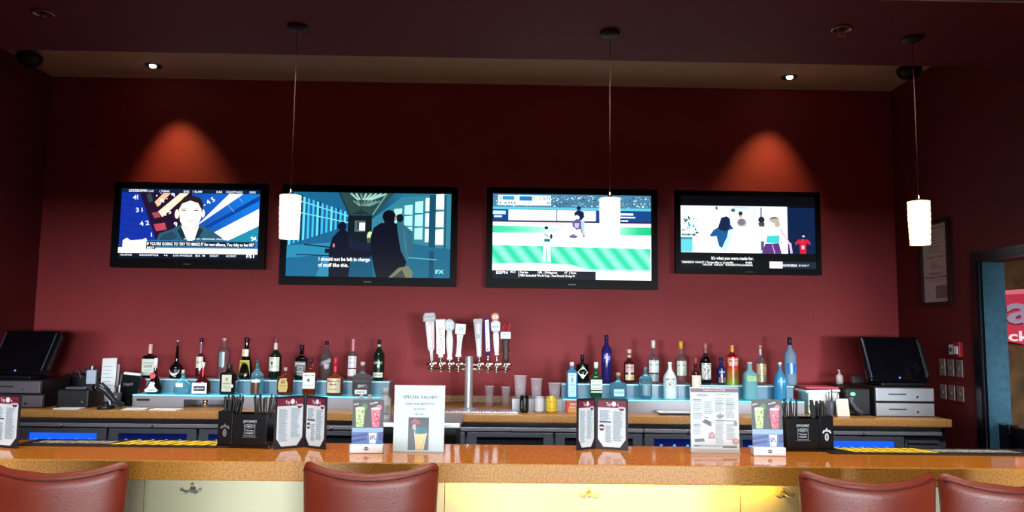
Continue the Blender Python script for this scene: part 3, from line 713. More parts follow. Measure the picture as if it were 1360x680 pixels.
bottle('wide clear decanter with a round glass stopper and small white base label', 482,480,'l',25,.55,.72,.16,'smoke',None,0,[(.06,.18,.62,(226,228,224),[('t','RESERVE',70,40,(90,80,70),70)]),(.03,.05,.8,(80,40,20),[])],sq=3.5,ky=.7,cork=(190,186,182))
# upper row, right unit
bottle('squat black apothecary bottle with a white diamond label', 773.5,471,'u',17,.62,.74,.26,'dark',(30,16,20),.18,[(.14,.62,.95,(206,222,206),[('t','GIN',54,9,(80,110,90),40)],'',[(50,0),(100,50),(50,100),(0,50)])],ky=.8)
bottle('tallest slim violet vodka bottle standing on the right upper shelf', 805.5,445,'u',13.5,.66,.86,.34,'purple',(24,18,60),.12,[(.44,.62,.8,(60,56,140),[('t','Skyy',60,40,(214,216,240),80),('r',40,60,62,100,(180,180,220))])])
bottle('dark amber rum bottle with a white cap, pale label and cream base label', 835.5,464,'u',14,.58,.74,.36,'darkred',(236,196,190),.12,[(.32,.56,.9,(214,176,172),[('t','AÑEJO',46,22,(120,50,46),80),('r',10,70,90,74,(120,50,46))]),(.10,.26,.95,(224,206,160),[('r',16,40,60,60,(110,80,50))])],neck=(.76,.84,(214,170,160)))
bottle('clear rum bottle with a white cap and round black emblem, left of its gold-capped twin', 867.5,452,'u',15.5,.54,.72,.30,'clear',(240,226,224),.18,[(.26,.54,.95,(210,222,216),[('t','BACARDI',40,10,(50,50,56),86),('e',48,10,14,12,(30,20,26)),('r',14,70,60,90,(60,70,60))]),(.06,.22,.9,(150,170,172),[])])
bottle('clear rum bottle with a gold cap and round black emblem', 904,453,'u',15.5,.54,.72,.32,'clear',(226,166,50),.18,[(.20,.54,.95,(206,214,194),[('t','BACARDI',34,8,(60,60,60),86),('e',50,12,14,11,(40,20,24)),('p',[(8,92),(30,60),(50,92)],(110,130,96)),('r',10,94,90,98,(150,170,150))])])
bottle('dark spiced rum bottle with a white label showing a standing figure', 936.5,456,'u',14.5,.56,.74,.34,'dark',(190,110,100),.14,[(.12,.52,.98,(216,212,204),[('t','SPICED',12,8,(40,30,30),84),('p',[(30,30),(48,18),(60,34),(74,40),(62,52),(66,84),(54,84),(48,60),(36,88),(28,84),(40,54),(24,44)],(30,24,30)),('t','RUM',98,8,(60,50,50),80)])],neck=(.76,.86,(150,80,70)))
bottle('small navy bottle with silver script next to the orange vodka bottle', 957.5,474,'u',12,.55,.74,.36,'navy',(20,20,60),.14,[(.36,.54,.9,(40,50,110),[('t','NAVY',66,36,(214,220,240),70)]),(.06,.26,.9,(120,90,96),[('e',50,50,40,44,(170,130,110))])])
bottle('vodka bottle shading from orange through red to green with a white name label', 972,458.5,'u',16,.66,.84,.30,'red',(240,170,60),.06,[(.0,.44,1.45,lambda u,v: mix((206,62,28),(130,170,50),v*1.1),[]),(.44,.70,1.45,lambda u,v: mix((226,90,40),(200,50,30),v),[('t','SMIRNOFF',86,30,(250,200,190),60)]),(.54,.66,.98,(236,190,180),[('t','SMIRNOFF',72,44,(190,50,50),88)])],neck=(.80,.95,(236,156,50)))
bottle('clear vodka bottle with a kraft label and dark round seal', 1009.5,459,'u',15,.50,.74,.24,'clear',(232,170,166),.05,[(.26,.54,.98,(182,160,116),[('t',"TITO'S",22,14,(110,70,40),66),('e',52,70,24,26,(60,34,30)),('e',52,70,14,15,(150,110,70))]),(.08,.25,.94,(150,140,100),[])],neck=(.76,.92,(190,186,190)))
bottle('tall frosted blue vodka bottle at the right end of the right upper shelf', 1048.5,448,'u',16,.60,.82,.30,'frost',(20,24,50),.16,[(.24,.46,.9,(60,130,190),[('p',[(0,60),(20,20),(40,50),(60,10),(80,50),(100,24),(100,100),(0,100)],(150,200,225)),('r',0,86,100,100,(70,140,190))])])
# lower row, right unit
bottle('rectangular sapphire blue gin bottle at the left end of the right lower shelf', 759.5,481,'l',14.5,.70,.84,.36,'blue',(240,226,230),.10,[(.04,.70,.72,(176,226,240),[('t','BOMBAY',12,6,(60,90,110),70),('e',50,28,18,12,(110,150,170)),('t','SAPPHIRE',52,5,(90,120,140),74),('r',16,66,84,67.5,(120,170,190)),('r',16,78,84,79.5,(120,170,190))])],sq=6,ky=.8)
bottle('green gin bottle with a white cap and pale banded label', 791.5,481,'l',15.5,.56,.74,.32,'green2',(240,236,230),.17,[(.24,.52,.95,(214,228,214),[('r',4,16,96,20,(90,110,90)),('t',"GORDON'S",60,16,(80,110,120),80),('r',4,80,96,84,(90,110,90))]),(.16,.21,.95,(200,214,190),[])],sq=3,ky=.85)
bottle('squat clear tequila bottle with a round cork stopper', 821,494,'l',22.5,.50,.70,.20,'clearblue',None,0,[(.10,.36,.6,(190,230,236),[('t','PATRON',60,26,(70,130,140),80)])],ky=.7,sq=2.6,cork=(186,150,112))
bottle('round-shouldered clear bottle with a small cap in front of the clear rum', 857,488,'l',17.5,.62,.82,.22,'clearblue',(120,130,140),.08,[(.12,.46,.6,(120,150,160),[('r',16,20,84,26,(190,220,230)),('r',16,50,84,56,(190,220,230))])],ky=.85)
bottle('opaque white coconut rum bottle with a palm emblem', 889.5,481,'l',17,.55,.86,.28,'white',(240,244,240),.05,[(.30,.60,.92,(216,234,230),[('t','MALIBU',26,16,(60,80,90),84),('e',52,66,22,30,(120,100,40)),('e',48,60,12,16,(60,50,30))])])
bottle('dark red bourbon bottle with an orange-bird white label, beside the upright menu', 923.5,475,'l',14.5,.60,.76,.34,'darkred',(150,60,56),.14,[(.18,.58,.94,(232,216,190),[('p',[(10,44),(46,34),(90,48),(60,56),(44,62)],(180,120,40)),('t','TURKEY',84,12,(120,70,50),66)])])
bottle('square frosted teal bottle with a pale cap in front of the vodka seal label', 995.5,481,'l',17.5,.66,.82,.34,'teal',(206,190,186),.05,[(.50,.64,.7,(150,190,120),[('t','GIN',70,40,(90,150,140),60)])],sq=3.4,ky=.8)
bottle('small bright blue bottle in front of the tall frosted vodka', 1035.5,481,'l',16,.55,.84,.26,'blue',(216,216,210),.07,[(.40,.60,.85,(50,150,205),[('t','ISLAND',60,26,(190,230,240),80)])])

# white paper box pile at right end of shelf
x, z = P(1083, 500, 5.62)
t = thing('tray_stack', 'white trays stacked at the right end of the bottle shelf, a pink one on top', 'tray', (P(1084,530,5.66)[0]+.02, 5.66, ZC+.0005))
B().box(-.115, .105, -.12, .12, .0, .155, .012).ob('white_trays', mat('tray_white', (214,230,228), .5), t, rot=(0,0,R(-4)))
B().box(-.13, .12, -.10, .13, .1555, .172, .004).ob('tilted_tray', M_white, t, rot=(0,R(-2),0))
B().box(-.125, .115, -.08, .13, .178, .192, .004).ob('pink_tray', mat('pink_paper', (190,70,88), .6), t)

# ------------------------------------------------------------------ beer tower
t = thing('beer_tower', 'steel draught beer tower with a crossbar carrying eight tap handles', 'beer tower', (-.213, 5.62, ZC))
zt_ = 1.382-ZC
B().lathe([(.062,.0005),(.062,.008),(.034,.014),(.029,.02),(.029,zt_-.006),(.024,zt_)], 28).ob('column', M_steel, t)
zb_ = P(622,486.5,5.62)[1]-ZC
BX0, BX1 = P(566,486,5.6)[0]+.213, P(680,488,5.6)[0]+.213
b = B(); b.tube([(BX0,-.0, zb_+.011),(BX1,-.0, zb_+.011)], .0075, 10); b.tube([(BX0+.01,-.0, zb_-.020),(BX1-.01,-.0, zb_-.020)], .006, 10)
b.ob('crossbar', M_brass, t)
HND = [570.2,585,596.8,612.2,634.5,646.5,657.6,671.5]
BOTT = [573.5,585.5,597.3,608.7,636.5,648.2,659.8,671.7]
TOPS = [415.5,424,423.5,430,423.5,422.5,417,428]
ZB = [479,475,478,474,474,471,472,481]
def hpart(name, b, m_, par): return b.ob(name, m_, par)
for i in range(8):
    bx, bz_ = P(BOTT[i], 486, 5.58); tx, tz = P(HND[i], TOPS[i], 5.57); hx, hz = P(BOTT[i], ZB[i], 5.57)
    bx += .213; tx += .213; hx += .213; tz -= ZC; hz -= ZC
    f = B(); f.tube([(bx,-.0,zb_+.012),(bx,-.05,zb_+.012)], [.016,.013], 12); f.tube([(bx,-.045,zb_+.018),(bx,-.05,zb_-.01),(bx,-.06,zb_-.032)], [.011,.009,.008], 10); f.tube([(bx,-.045,zb_+.01),(hx,-.05,hz)], .006, 8); f.sphere((bx,-.052,zb_-.036), .0085)
    fo = f.ob('faucet', M_chrome, t)
    g = B(); g.box(bx+.012, bx+.034, -.03, -.012, zb_+.012, zb_+.027, .005); g.ob('shank_nut', mat('pale_nut', (226,206,190), .3), t)
    H = tz-hz; lean = math.atan2(tx-hx, H)
    M_ = Matrix.Translation((hx,-.05,hz)) @ Matrix.Rotation(lean, 4, 'Y')
    def fin(b): return b.xf(M_)
    def sh(prof_, sq=2, ky=1, m_=M_white, nm='tap_handle'):
        return fin(B().lathe([(r_, H*z_) for r_, z_ in prof_], 20, sq=sq, ky=ky)).ob(nm, m_, t)
    def art_on(par, z0, z1, w_, y_, bg, draw):
        a = Art((0,0,100,100), w_, H*(z1-z0), .0001)
        if bg: a.rect(0,0,100,100,bg)
        draw(a); o = a.ob('decal', GLOSSP, par)
        o.matrix_parent_inverse = Matrix(); o.matrix_local = M_ @ Matrix.Translation((0,y_,H*z0)); return o
    if i == 0:
        o = sh([(.009,0),(.012,.2),(.024,.25),(.034,.8),(.034,.82),(.046,.83),(.046,.93),(.036,1.)],4,.5); o['label'] = 'pink and white tapered tap handle with a dark cap'
        art_on(o,.26,.80,.036,-.018,(206,70,88),lambda a:(a.rect(0,0,12,100,(240,200,205)),a.text('BUDWEISER',70,96,40,W_,w=90,rot=-math.pi/2)))
        art_on(o,.83,.94,.088,-.0245,(36,30,44),lambda a:a.text('LIGHT',50,66,36,(190,180,190),w=70,al='c'))
    elif i == 1:
        o = sh([(.016,0),(.018,.05),(.026,.4),(.035,.95),(.037,1.)],5,.35,nm='tap_handle')
        art_on(o,.1,.97,.058,-.0135,(248,248,248),lambda a:a.text('Coors',76,92,66,(60,14,40),w=72,rot=-math.pi/2))
    elif i == 2:
        o = sh([(.018,0),(.021,.03),(.016,.1),(.024,.35),(.026,.5),(.018,.70),(.036,.76),(.038,.9),(.022,.97),(.004,1.)],2.6,.5)
        art_on(o,.74,.93,.05,-.0195,None,lambda a:(a.ell(50,50,46,46,(40,130,120)),a.ell(50,50,36,36,(190,214,208)),a.poly([(18,58),(40,30),(80,36),(60,70)],(50,140,130))))
    elif i == 3:
        o = sh([(.019,0),(.022,.03),(.016,.12),(.018,.45),(.024,.66),(.024,.68),(.039,.69),(.039,1.)],6,.5)
        art_on(o,.70,.99,.066,-.0200,(238,240,240),lambda a:(a.rect(30,20,92,82,(120,178,190)),a.text('IPA',61,68,34,(30,80,100),w=52,al='c')))
        art_on(o,.2,.62,.02,-.0125,None,lambda a:a.text('LAGUNITAS',72,98,50,(120,40,60),w=94,rot=-math.pi/2))
    elif i == 4:
        o = sh([(.013,0),(.016,.03),(.032,.9),(.036,.97),(.03,1.)],2,.8)
        art_on(o,.88,.99,.05,-.0300,None,lambda a:(a.ell(50,50,50,48,(60,22,26)),a.ell(50,50,36,30,(130,60,60))))
        art_on(o,.45,.68,.03,-.0265,None,lambda a:a.text('Lite',50,80,60,(30,40,50),w=90,al='c'))
    elif i == 5:
        o = sh([(.012,0),(.02,.06),(.022,.1),(.024,.97),(.02,1.)],6,.5,mat('purple_enamel',(66,40,110),.25)); o['label'] = 'purple square tap handle with white lettering'
        art_on(o,.1,.95,.026,-.0125,(240,242,248),lambda a:a.text('MICHELOB ULTRA',76,98,66,(46,36,90),w=94,rot=-math.pi/2))
    elif i == 6:
        o = sh([(.008,0),(.02,.02),(.012,.06),(.018,.12),(.022,.35),(.022,.5),(.018,.56),(.034,.60),(.036,.78),(.02,.84),(.008,.85)],2.4,.5)
        o['label'] = 'white tap handle with a grey block and an orange disc on top'
        c_ = B(); c_.tube([(0,-.008,0),(0,.008,0)], .029, 20); c_.xf(Matrix.Translation((0,0,H*.93))); fin(c_).ob('disc', mat('orange_disc',(226,130,84),.4), o)
        art_on(o,.87,.99,.05,-.0095,None,lambda a:(a.ell(50,50,40,40,(250,214,190)),a.poly([(35,60),(50,25),(66,60),(50,75)],(200,90,50))))
        art_on(o,.60,.80,.062,-.0190,(150,160,164),lambda a:(a.rect(0,8,100,26,(220,226,226)),a.rect(10,44,90,66,(70,80,90))))
    else:
        o = sh([(.022,0),(.026,.1),(.018,.2),(.03,.3),(.02,.42),(.03,.52),(.022,.58)],2.2,.6,mat('carved_brown',(58,44,34),.5)); o['label'] = 'carved brown tap handle with a white block and red antlers'
        fin(B().box(-.037,.037,-.02,.02,H*.585,H*.76,.003)).ob('block', M_white, o)
        art_on(o,.60,.745,.06,-.0208,None,lambda a:(a.text('AMBER',50,46,26,(60,130,130),w=80,al='c'),a.rect(10,66,90,78,(120,170,170))))
        an = B()
        an.tube([(.0,0,H*.765),(-.02,0,H*.82),(-.015,-.01,H*.9),(.005,-.01,H*.95)], .006, 8); an.tube([(.01,0,H*.765),(.028,0,H*.84),(.03,-.01,H*.93),(.02,0,H)], .006, 8); an.tube([(-.01,0,H*.84),(.01,-.01,H*.86),(.014,0,H*.92)], .005, 8)
        fin(an).ob('antlers', mat('red_antler',(206,50,64),.4), o)

# drip tray
t = thing('drip_tray', 'steel drip tray with a slotted grate under the beer tower', 'drip tray', (-.13, 5.46, ZC))
B().box(-.30, .27, -.09, .08, .0006, .010, .002).ob('tray', M_steel, t)
g = B()
for k in range(26): g.box(-.28+k*.0205, -.272+k*.0205, -.08, .07, .0105, .016)
g.ob('grate', M_steel, t)

# cups, caddy, cans
def cup(label, px, top, base, wt, wb, Y, z0, lid=False, grp='clear plastic cups beside the beer tower'):
    x, zt_ = P(px, top, Y); h = zt_-z0; r1 = wt/FPX*Y/2; r0 = wb/FPX*Y/2
    c = thing('plastic_cup', label, 'cup', (x, Y, z0), 0, grp)
    b = B(); b.lathe([(r0*.3,.001),(r0,.001),(r1,h),(r1-.0015,h-.0005),(r0-.0015,.004),(r0*.3,.004)], 24, cap=False); b.ob('cup_wall', M_clearcup, c)
    b = B(); ring = [(r1*math.cos(2*math.pi*k/24), r1*math.sin(2*math.pi*k/24), h) for k in range(25)]; b.tube(ring, .0022, 6, cap=False); b.ob('rim', mat('clear_rim', (235,225,230), .1, alpha=.75), c)
    return c
t = thing('cup_caddy', 'low open steel caddy holding clear cups behind the three cans', 'caddy', (P(714,545,5.6)[0], 5.62, ZC))
b = B(); cw = .185; b.box(-cw, cw, -.06, -.057, .0006, .085); b.box(-cw, cw, .057, .06, .0006, .085); b.box(-cw, -cw+.003, -.0568, .0568, .0006, .085); b.box(cw-.003, cw, -.0568, .0568, .0006, .085); b.box(-cw+.0035, cw-.0035, -.0565, .0565, .0006, .004)
b.ob('tray', M_steelp, t)
cup('tallest clear cup stack standing in the caddy behind the black can', 691, 499, 0, 17, 11, 5.62, ZC+.005)
cup('clear cup standing in the caddy behind the black and white can', 712.5, 503, 0, 15.5, 10.5, 5.62, ZC+.005)
cup('clear cup standing in the caddy behind the yellow can', 736.5, 509, 0, 16.5, 11, 5.62, ZC+.005)
cup('faint clear cup near the column of the beer tower', 650, 513, 0, 12, 9, 5.85, ZC+.0006)
cup('faint clear cup between the beer tower and the caddy', 672, 514, 0, 12, 9, 5.85, ZC+.0006)
def can(label, px, top, wpx, col, draw, Y=5.45):
    x, zt_ = P(px, top, Y); h = zt_-ZC; r = wpx/FPX*Y/2
    c = thing('beer_can', label, 'can', (x, Y, ZC+.0006), 0, 'drink cans in front of the cup caddy')
    B().lathe([(r*.75,0),(r*.8,.004),(r,.012),(r,h-.014),(r*.82,h-.004),(r*.8,h)], 24).ob('can_body', mat('can_%d_%d_%d' % col, col, .25, metal=.4), c)
    B().lathe([(r*.78,h+.0002),(r*.78,h+.002)], 20).ob('can_lid', M_chrome, c)
    a = Art((0,0,100,100), r*2.4, h-.03, .0001); a.grid(0,0,100,100,14,1,lambda u,v: col); draw(a); a.ob('can_print', GLOSSP, c, (0,0,.014), cyl=r+.0004)
can('black can with vertical white lettering', 696.5,525,12,(16,16,18),lambda a:(a.rect(56,8,86,96,(190,188,180)),a.text('STOUT',78,90,18,(30,30,30),w=80,rot=-math.pi/2),a.text('NITRO',34,80,14,(130,130,130),w=60,rot=-math.pi/2)))
can('white can with a black hop-shaped triangle', 716,526,12.5,(196,198,202),lambda a:(a.poly([(50,22),(84,60),(80,84),(20,84),(16,60)],(36,40,48)),a.text('ALE',50,76,14,(200,205,210),w=30,al='c'),a.rect(14,88,86,100,(60,64,70))))
can('yellow can, rightmost of the three cans', 732.5,526,14.5,(222,194,50),lambda a:(a.text('LEMON',50,30,10,(176,140,30),w=50,al='c'),a.ell(50,52,20,14,(200,168,40)),a.text('SHANDY',50,82,8,(176,140,30),w=46,al='c')))
# red box under right shelf
x0_, _ = P(752,540,5.45); x1_, _ = P(769,540,5.45)
t = thing('drink_carton', 'small red and orange carton with white lettering left of the bottle shelf base', 'carton', ((x0_+x1_)/2, 5.47, ZC+.0006), R(0))
B().box(-(x1_-x0_)/2, (x1_-x0_)/2, -.03, .03, 0, .085, .002).ob('carton_body', mat('carton_red', (214,60,40), .5), t)
a = Art((0,0,100,100), (x1_-x0_)*.82, .078); a.rect(0,0,100,100,(236,96,50)); a.rect(0,60,100,100,(250,180,80)); a.text('MIX',50,34,20,W_,w=66,al='c'); a.text('BERRY',50,58,16,W_,w=80,al='c'); a.ob('carton_print', PRINT, t, (.006,-.0306,.003))
# bar napkin on black tray
x, _ = P(898,548,5.45)
t = thing('napkin_tray', 'small black tray with a folded white napkin below the right shelf', 'tray', (x-.02, 5.44, ZC+.0006))
B().box(-.10, .12, -.05, .05, 0, .012, .003).ob('tray', M_black, t); B().box(-.115, .115, -.045, .045, .0125, .022, .003).ob('napkin', M_paper, t)

# ------------------------------------------------------------------ POS terminals
def pos(label, cx, cy, z0, w_, h_, tilt, yaw, side):
    t = thing('pos_terminal', label, 'till screen', (cx, cy, z0), yaw, 'till touch screens at the ends of the back counter')
    B().box(-w_*.36, w_*.36, -.09, .11, .0006, .022, .008).ob('foot', M_black, t)
    b = B(); b.box(-.05, .05, .0, .05, .02, .12, .01); b.ob('stand', M_black, t)
    Mt = Matrix.Translation((0,-.06,.03)) @ Matrix.Rotation(-tilt, 4, 'X')
    b = B(); fr = .03
    b.box(-w_/2, w_/2, 0, .05, 0, h_, .014, 3); b.xf(Mt).ob('housing', M_blackg, t)
    b = B(); b.box(-w_*.36, w_*.40, .0505, .10, h_*.15, h_*.85, .02, 3); b.xf(Mt).ob('rear_housing', M_black, t)
    s = B(); s.box(-w_/2+fr, w_/2-fr, -.003, -.0005, .055, h_-.026); s.xf(Mt).ob('screen', mat('dark_touch_glass', (8,9,16), .06), t)
    s = B(); 
    s.box(-w_/2+.012, -w_/2+.02, -.002, -.0004, .03, h_-.02); s.xf(Mt).ob('bezel_edge', mat('bezel_grey', (70,78,88), .3), t)
    s = B(); s.box(w_/2-.02, w_/2-.012, -.002, -.0004, .03, h_-.02); s.xf(Mt).ob('bezel_edge', mat('bezel_grey'), t)
    s = B(); s.sphere((0,-.002,.028), .006); s.xf(Mt).ob('power_light', mat('blue_led', (60,80,255), .3, emit=(70,90,255), es=4), t)
    s = B(); s.box(w_/2+.0005, w_/2+.028, .01, .04, h_*.12, h_*.9, .006); s.xf(Mt).ob('card_reader', M_black, t)
    return t
def drawer(label, x0, x1, y0, z0, h_, face):
    cx = (x0+x1)/2; w_ = x1-x0
    t = thing('cash_drawer', label, 'cash drawer', (cx, y0, z0), 0, 'cash drawers under the till screens')
    B().box(-w_/2, w_/2, .004, .36, .0006, h_, .003).ob('case', M_black, t)
    f = B(); f.box(-w_/2+.006, w_/2-.006, -.006, .0035, .006, h_-.008, .002); fo = f.ob('drawer_front', face, t)
    B().box(-w_*.28, w_*.02, -.0075, -.0062, h_*.48, h_*.56).ob('slot', M_black, fo)
    B().tube([(w_*.20,-.006,h_*.35),(w_*.20,-.012,h_*.35)], .007, 10).ob('lock', M_chrome, fo)
M_dface = mat('dull_drawer_metal', (96,88,98), .4, metal=.4)
drawer('upper grey cash drawer under the left till screen', -3.54, -3.155, 5.42, 1.094, .094, M_dface)
drawer('lower grey cash drawer under the left till screen', -3.51, -3.12, 5.40, ZC, .093, M_dface)
pos('left till touch screen tilted back on the stacked cash drawers', -3.415, 5.6, 1.189, .435, .345, R(26), R(-9), -1)
rxa = P(1157,536,5.5)[0]; rxb = P(1235,536,5.5)[0]
drawer('upper bright steel cash drawer under the right till screen', rxa, rxb, 5.44, 1.104, .104, M_steel)
drawer('lower bright steel cash drawer under the right till screen', rxa, rxb, 5.44, ZC, .103, M_steel)
pos('right till touch screen tilted back on the stacked cash drawers', 2.90, 5.62, 1.209, .46, .345, R(21), R(6), 1)

# left clutter
def at(px, Y): return P(px, 535, Y)[0]
t = thing('receipt_printer', 'black receipt printer beside the left cash drawers', 'printer', (at(104,5.5), 5.52, ZC+.0006))
B().box(-.11, .11, -.10, .12, 0, .125, .012).ob('printer_body', M_black, t); B().box(-.07, .07, -.07, .0, .1255, .14, .004).ob('paper_cover', M_dark, t); B().sphere((.07,-.102,.045), .006).ob('button', M_chrome, t)
t = thing('equipment_box', 'low black equipment box behind the left receipt printer', 'electronics', (at(88,5.8)+.06, 5.98, ZC+.0006))
B().box(-.13, .13, -.10, .10, 0, .20, .01).ob('box', M_black, t)
b = B()
for k in range(4): b.tube([(-.1+k*.05,-.05,.2),(-.08+k*.05,-.07,.235+.01*k),(-.03+k*.05,-.09,.22),(.0+k*.05,-.108,.17)], .005, 6)
b.ob('cable', M_dark, t)
x = at(121,5.72)
t = thing('card_spindle', 'white tag on a thin stand behind the black receipt printer', 'sign holder', (x, 5.705, ZC+.0006))
B().lathe([(.025,0),(.025,.006),(.004,.01),(.004,.145)], 14).ob('stand', M_dark, t); B().box(-.034, .034, -.012, .012, .145, .245, .004).ob('tag', mat('pale_grey_plastic',(176,190,206),.4), t); B().lathe([(.006,.2455),(.006,.275)], 10).ob('clip', M_white, t)
def sheets(label, px, Y, w_, h_, z, rz=0, lean=0, curl=0.0):
    t = thing('receipt_slip', label, 'paper', (at(px,Y), Y, z), R(rz), 'paper slips on the back counter', rot=(R(lean),0,R(rz)))
    b = B(); rings = []
    pts = [(-w_/2,0),(w_/2,0),(w_/2*.96,h_),(-w_/2,h_*.985)]
    b.prism(pts, 0, .002); b.ob('sheet', M_paper, t)
    a = Art((0,0,100,100), w_*.86, h_*.8); a.lines(4,10,96,9,10,(176,190,206),2); a.ob('printed_lines', PRINT, t, (0,-.0008,h_*.1))
sheets('tall white receipt standing behind the phone handset', 141, 5.70, .105, .335, ZC+.0006, 0, -3)
sheets('shorter white receipt leaning behind the tall receipt', 146, 5.76, .10, .285, ZC+.0006, -6, -3)
# handset / scanner
t = thing('barcode_scanner', 'black handheld scanner resting in its stand on the left back counter', 'scanner', (at(143,5.42), 5.40, ZC+.0006), R(12))
B().lathe([(.055,0),(.055,.012),(.02,.022),(.016,.05)], 18).ob('stand', M_black, t)
b = B(); b.tube([(-.06,-.01,.135),(-.035,-.012,.150),(0,-.01,.12),(.05,-.005,.055),(.11,-.0,.022)], [.024,.034,.026,.019,.016], 12); b.ob('grip', mat('scanner_grey',(36,38,46),.25), t)
b = B(); b.sphere((-.065,-.02,.145), .028, (1,.8,.8)); b.ob('head', M_blackg, t)
t = thing('pen_cup', 'dark cup of pens left of the black menu board', 'pen holder', (at(155.5,5.56), 5.54, ZC+.0006))
B().lathe([(.03,0),(.036,.10),(.033,.0995),(.028,.006)], 18, cap=False).ob('cup', M_dark, t); 
for k in range(4): B().tube([(-.015+.01*k,.0,.01),(-.03+.018*k,-.006,.145+.008*(k%2))], .0045, 8).ob('pen', [M_white, M_steelp, M_black, M_white][k], t)
t = thing('black_board', 'black slanted menu board with faint script leaning against the left bottle shelf', 'board', (at(171,5.62), 5.6, ZC+.0006), 0)
b = B(); b.prism([(-.075,0),(.05,0),(.082,.212),(-.055,.222)], 0, .03); b.ob('board', M_blackg, t); b = B(); b.prism([(-.075,0),(-.066,0),(-.046,.224),(-.055,.224)], -.004, -.0003); b.ob('edge_strip', mat('board_edge',(70,84,88),.4), t)
b = B(); b.prism([(-.04,.2245),(.08,.2145),(.08,.229),(-.035,.240)], .0, .03); b.ob('top_papers', M_white, t)
a = Art((0,0,100,100), .08, .08); a.text('Menu',50,60,34,(110,112,120),w=84,al='c',rot=-.2); a.ob('script', PRINT, t, (0,-.001,.11))
def flat(label, px0, px1, Y, rz=0):
    x0, x1 = at(px0,Y), at(px1,Y)
    t = thing('paper_slip', label, 'paper', ((x0+x1)/2, Y, ZC+.0006), R(rz), 'paper slips on the back counter')
    B().box(-(x1-x0)/2, (x1-x0)/2, -.05, .05, 0, .006, .001).ob('sheet_stack', M_paper, t)
flat('flat pad of white slips in front of the black receipt printer', 76, 110, 5.37, 0)
flat('flat white slips in front of the black menu board', 166, 196, 5.39, 6)
flat('flat white slips in front of the left bottle shelf', 203, 240, 5.38, -5)

# right clutter
t = thing('receipt_printer', 'black receipt printer with a green light beside the right cash drawers', 'printer', (at(1138,5.56)-.01, 5.60, ZC+.0006))
B().box(-.095, .085, -.10, .14, 0, .19, .012).ob('printer_body', M_black, t); B().sphere((-.045,-.102,.15), .014, (1.3,.5,.9)).ob('indicator_light', mat('green_led', (90,255,150), .3, emit=(110,255,160), es=1.6), t)
t = thing('phone_handset', 'black phone handset hanging on the front of the right receipt printer', 'phone', (at(1136,5.45), 5.45, ZC+.0006))
b = B(); b.tube([(-.03,0,.13),(-.03,-.0,.10),(.0,.0,.055),(.045,0,.022)], [.02,.015,.015,.02], 12); b.ob('handset', M_dark, t)
t = thing('white_card_holder', 'white rounded tablet stand in front of the right receipt printer', 'holder', (at(1117.5,5.43), 5.40, ZC+.0006))
b = B(); b.box(-.044,.044,-.006,.006,0,.125,.005,3); b.xf(Matrix.Rotation(R(-12),4,'X')); b.ob('card', mat('ivory_plastic',(216,208,190),.4), t); B().box(-.03,.03,.02,.05,0,.02,.004).ob('foot', M_dark, t)
t = thing('pen_cup', 'dark cup of pens and utensils right of the white trays', 'pen holder', (at(1103,5.5)+.005, 5.50, ZC+.0006))
B().lathe([(.03,0),(.036,.10),(.033,.0995),(.028,.006)], 18, cap=False).ob('cup', M_dark, t)
for k in range(5): B().tube([(-.015+.008*k,.0,.01),(-.04+.022*k,-.006,.15+.014*(k%3))], .0045, 8).ob('pen', [mat('tan_pen',(170,120,100),.5), M_steelp, M_black, M_white, mat('tan_pen')][k], t)
t = thing('lotion_bottle', 'small white squeeze bottle standing on the equipment box behind the right printer', 'bottle', (at(1122,5.85), 5.93, ZC+.195))
B().lathe([(.026,0),(.028,.05),(.024,.065),(.01,.07),(.01,.085)], 16, ky=.8).ob('bottle_body', mat('warm_white',(200,190,186),.4), t); b = B(); b.tube([(0,0,.086),(0,0,.10),(-.012,0,.105)], .005, 8); b.ob('nozzle', M_white, t)
t = thing('equipment_box', 'black equipment box behind the right receipt printer', 'electronics', (at(1128,5.85), 5.95, ZC+.0006))
B().box(-.09, .14, -.10, .10, 0, .194, .01).ob('box', M_black, t)
t = thing('grey_junction_box', 'grey plastic box on the equipment box left of the right till screen', 'electronics', (at(1139,5.92)+.01, 5.93, ZC+.195))
B().box(-.05, .05, -.03, .03, 0, .06, .006).ob('box', mat('grey_plastic',(104,96,100),.5), t)

# ------------------------------------------------------------------ ice bin with tray in the aisle
Yi = 4.05
ix0, _ = P(474,556,Yi); ix1, iz = P(612,561,Yi)
t = thing('ice_bin', 'black service station with a steel rim standing in the aisle behind the bar', 'service station', ((ix0+ix1)/2, Yi, 0))
hw = (ix1-ix0)/2
B().box(-hw+.01, hw-.02, .0, .42, 0, iz-.03, .004).ob('cabinet', M_black, t)
b = B(); b.box(-hw, hw, -.02, .44, iz-.03, iz-.002, .006); b.ob('steel_rim', M_steel, t)
zz = iz-.002
def wb(label, px, top, r, grp=None, body=None):
    x, zt_ = P(px, top, Yi+.12); h = zt_-zz
    o = thing('squeeze_bottle', label, 'bottle', (x, Yi+.12, zz+.0006), 0, grp)
    B().lathe([(r*.9,0),(r,.006),(r,h*.62),(r*.7,h*.72),(r*.5,h*.76),(r*.5,h*.8)], 20).ob('bottle_body', body or M_white, o)
    B().lathe([(r*.62,h*.80),(r*.62,h*.97),(r*.5,h)], 16).ob('cap', M_white, o); return o
o = wb('white squeeze bottle with a maroon label beside the special value sign', 512.5, 515, .030)
a = Art((0,0,100,100), .05, .05); a.grid(0,0,100,100,8,1,lambda u,v:(226,226,230)); a.ell(50,40,34,30,(110,40,54)); a.text('BAR',50,92,14,(60,50,60),w=60,al='c'); a.ob('label', PRINT, o, (0,0,.025), cyl=.0306)
wb('left one of two white-capped bottles behind the left drinks card', 480, 524, .016, 'white-capped bottles behind the left drinks card')
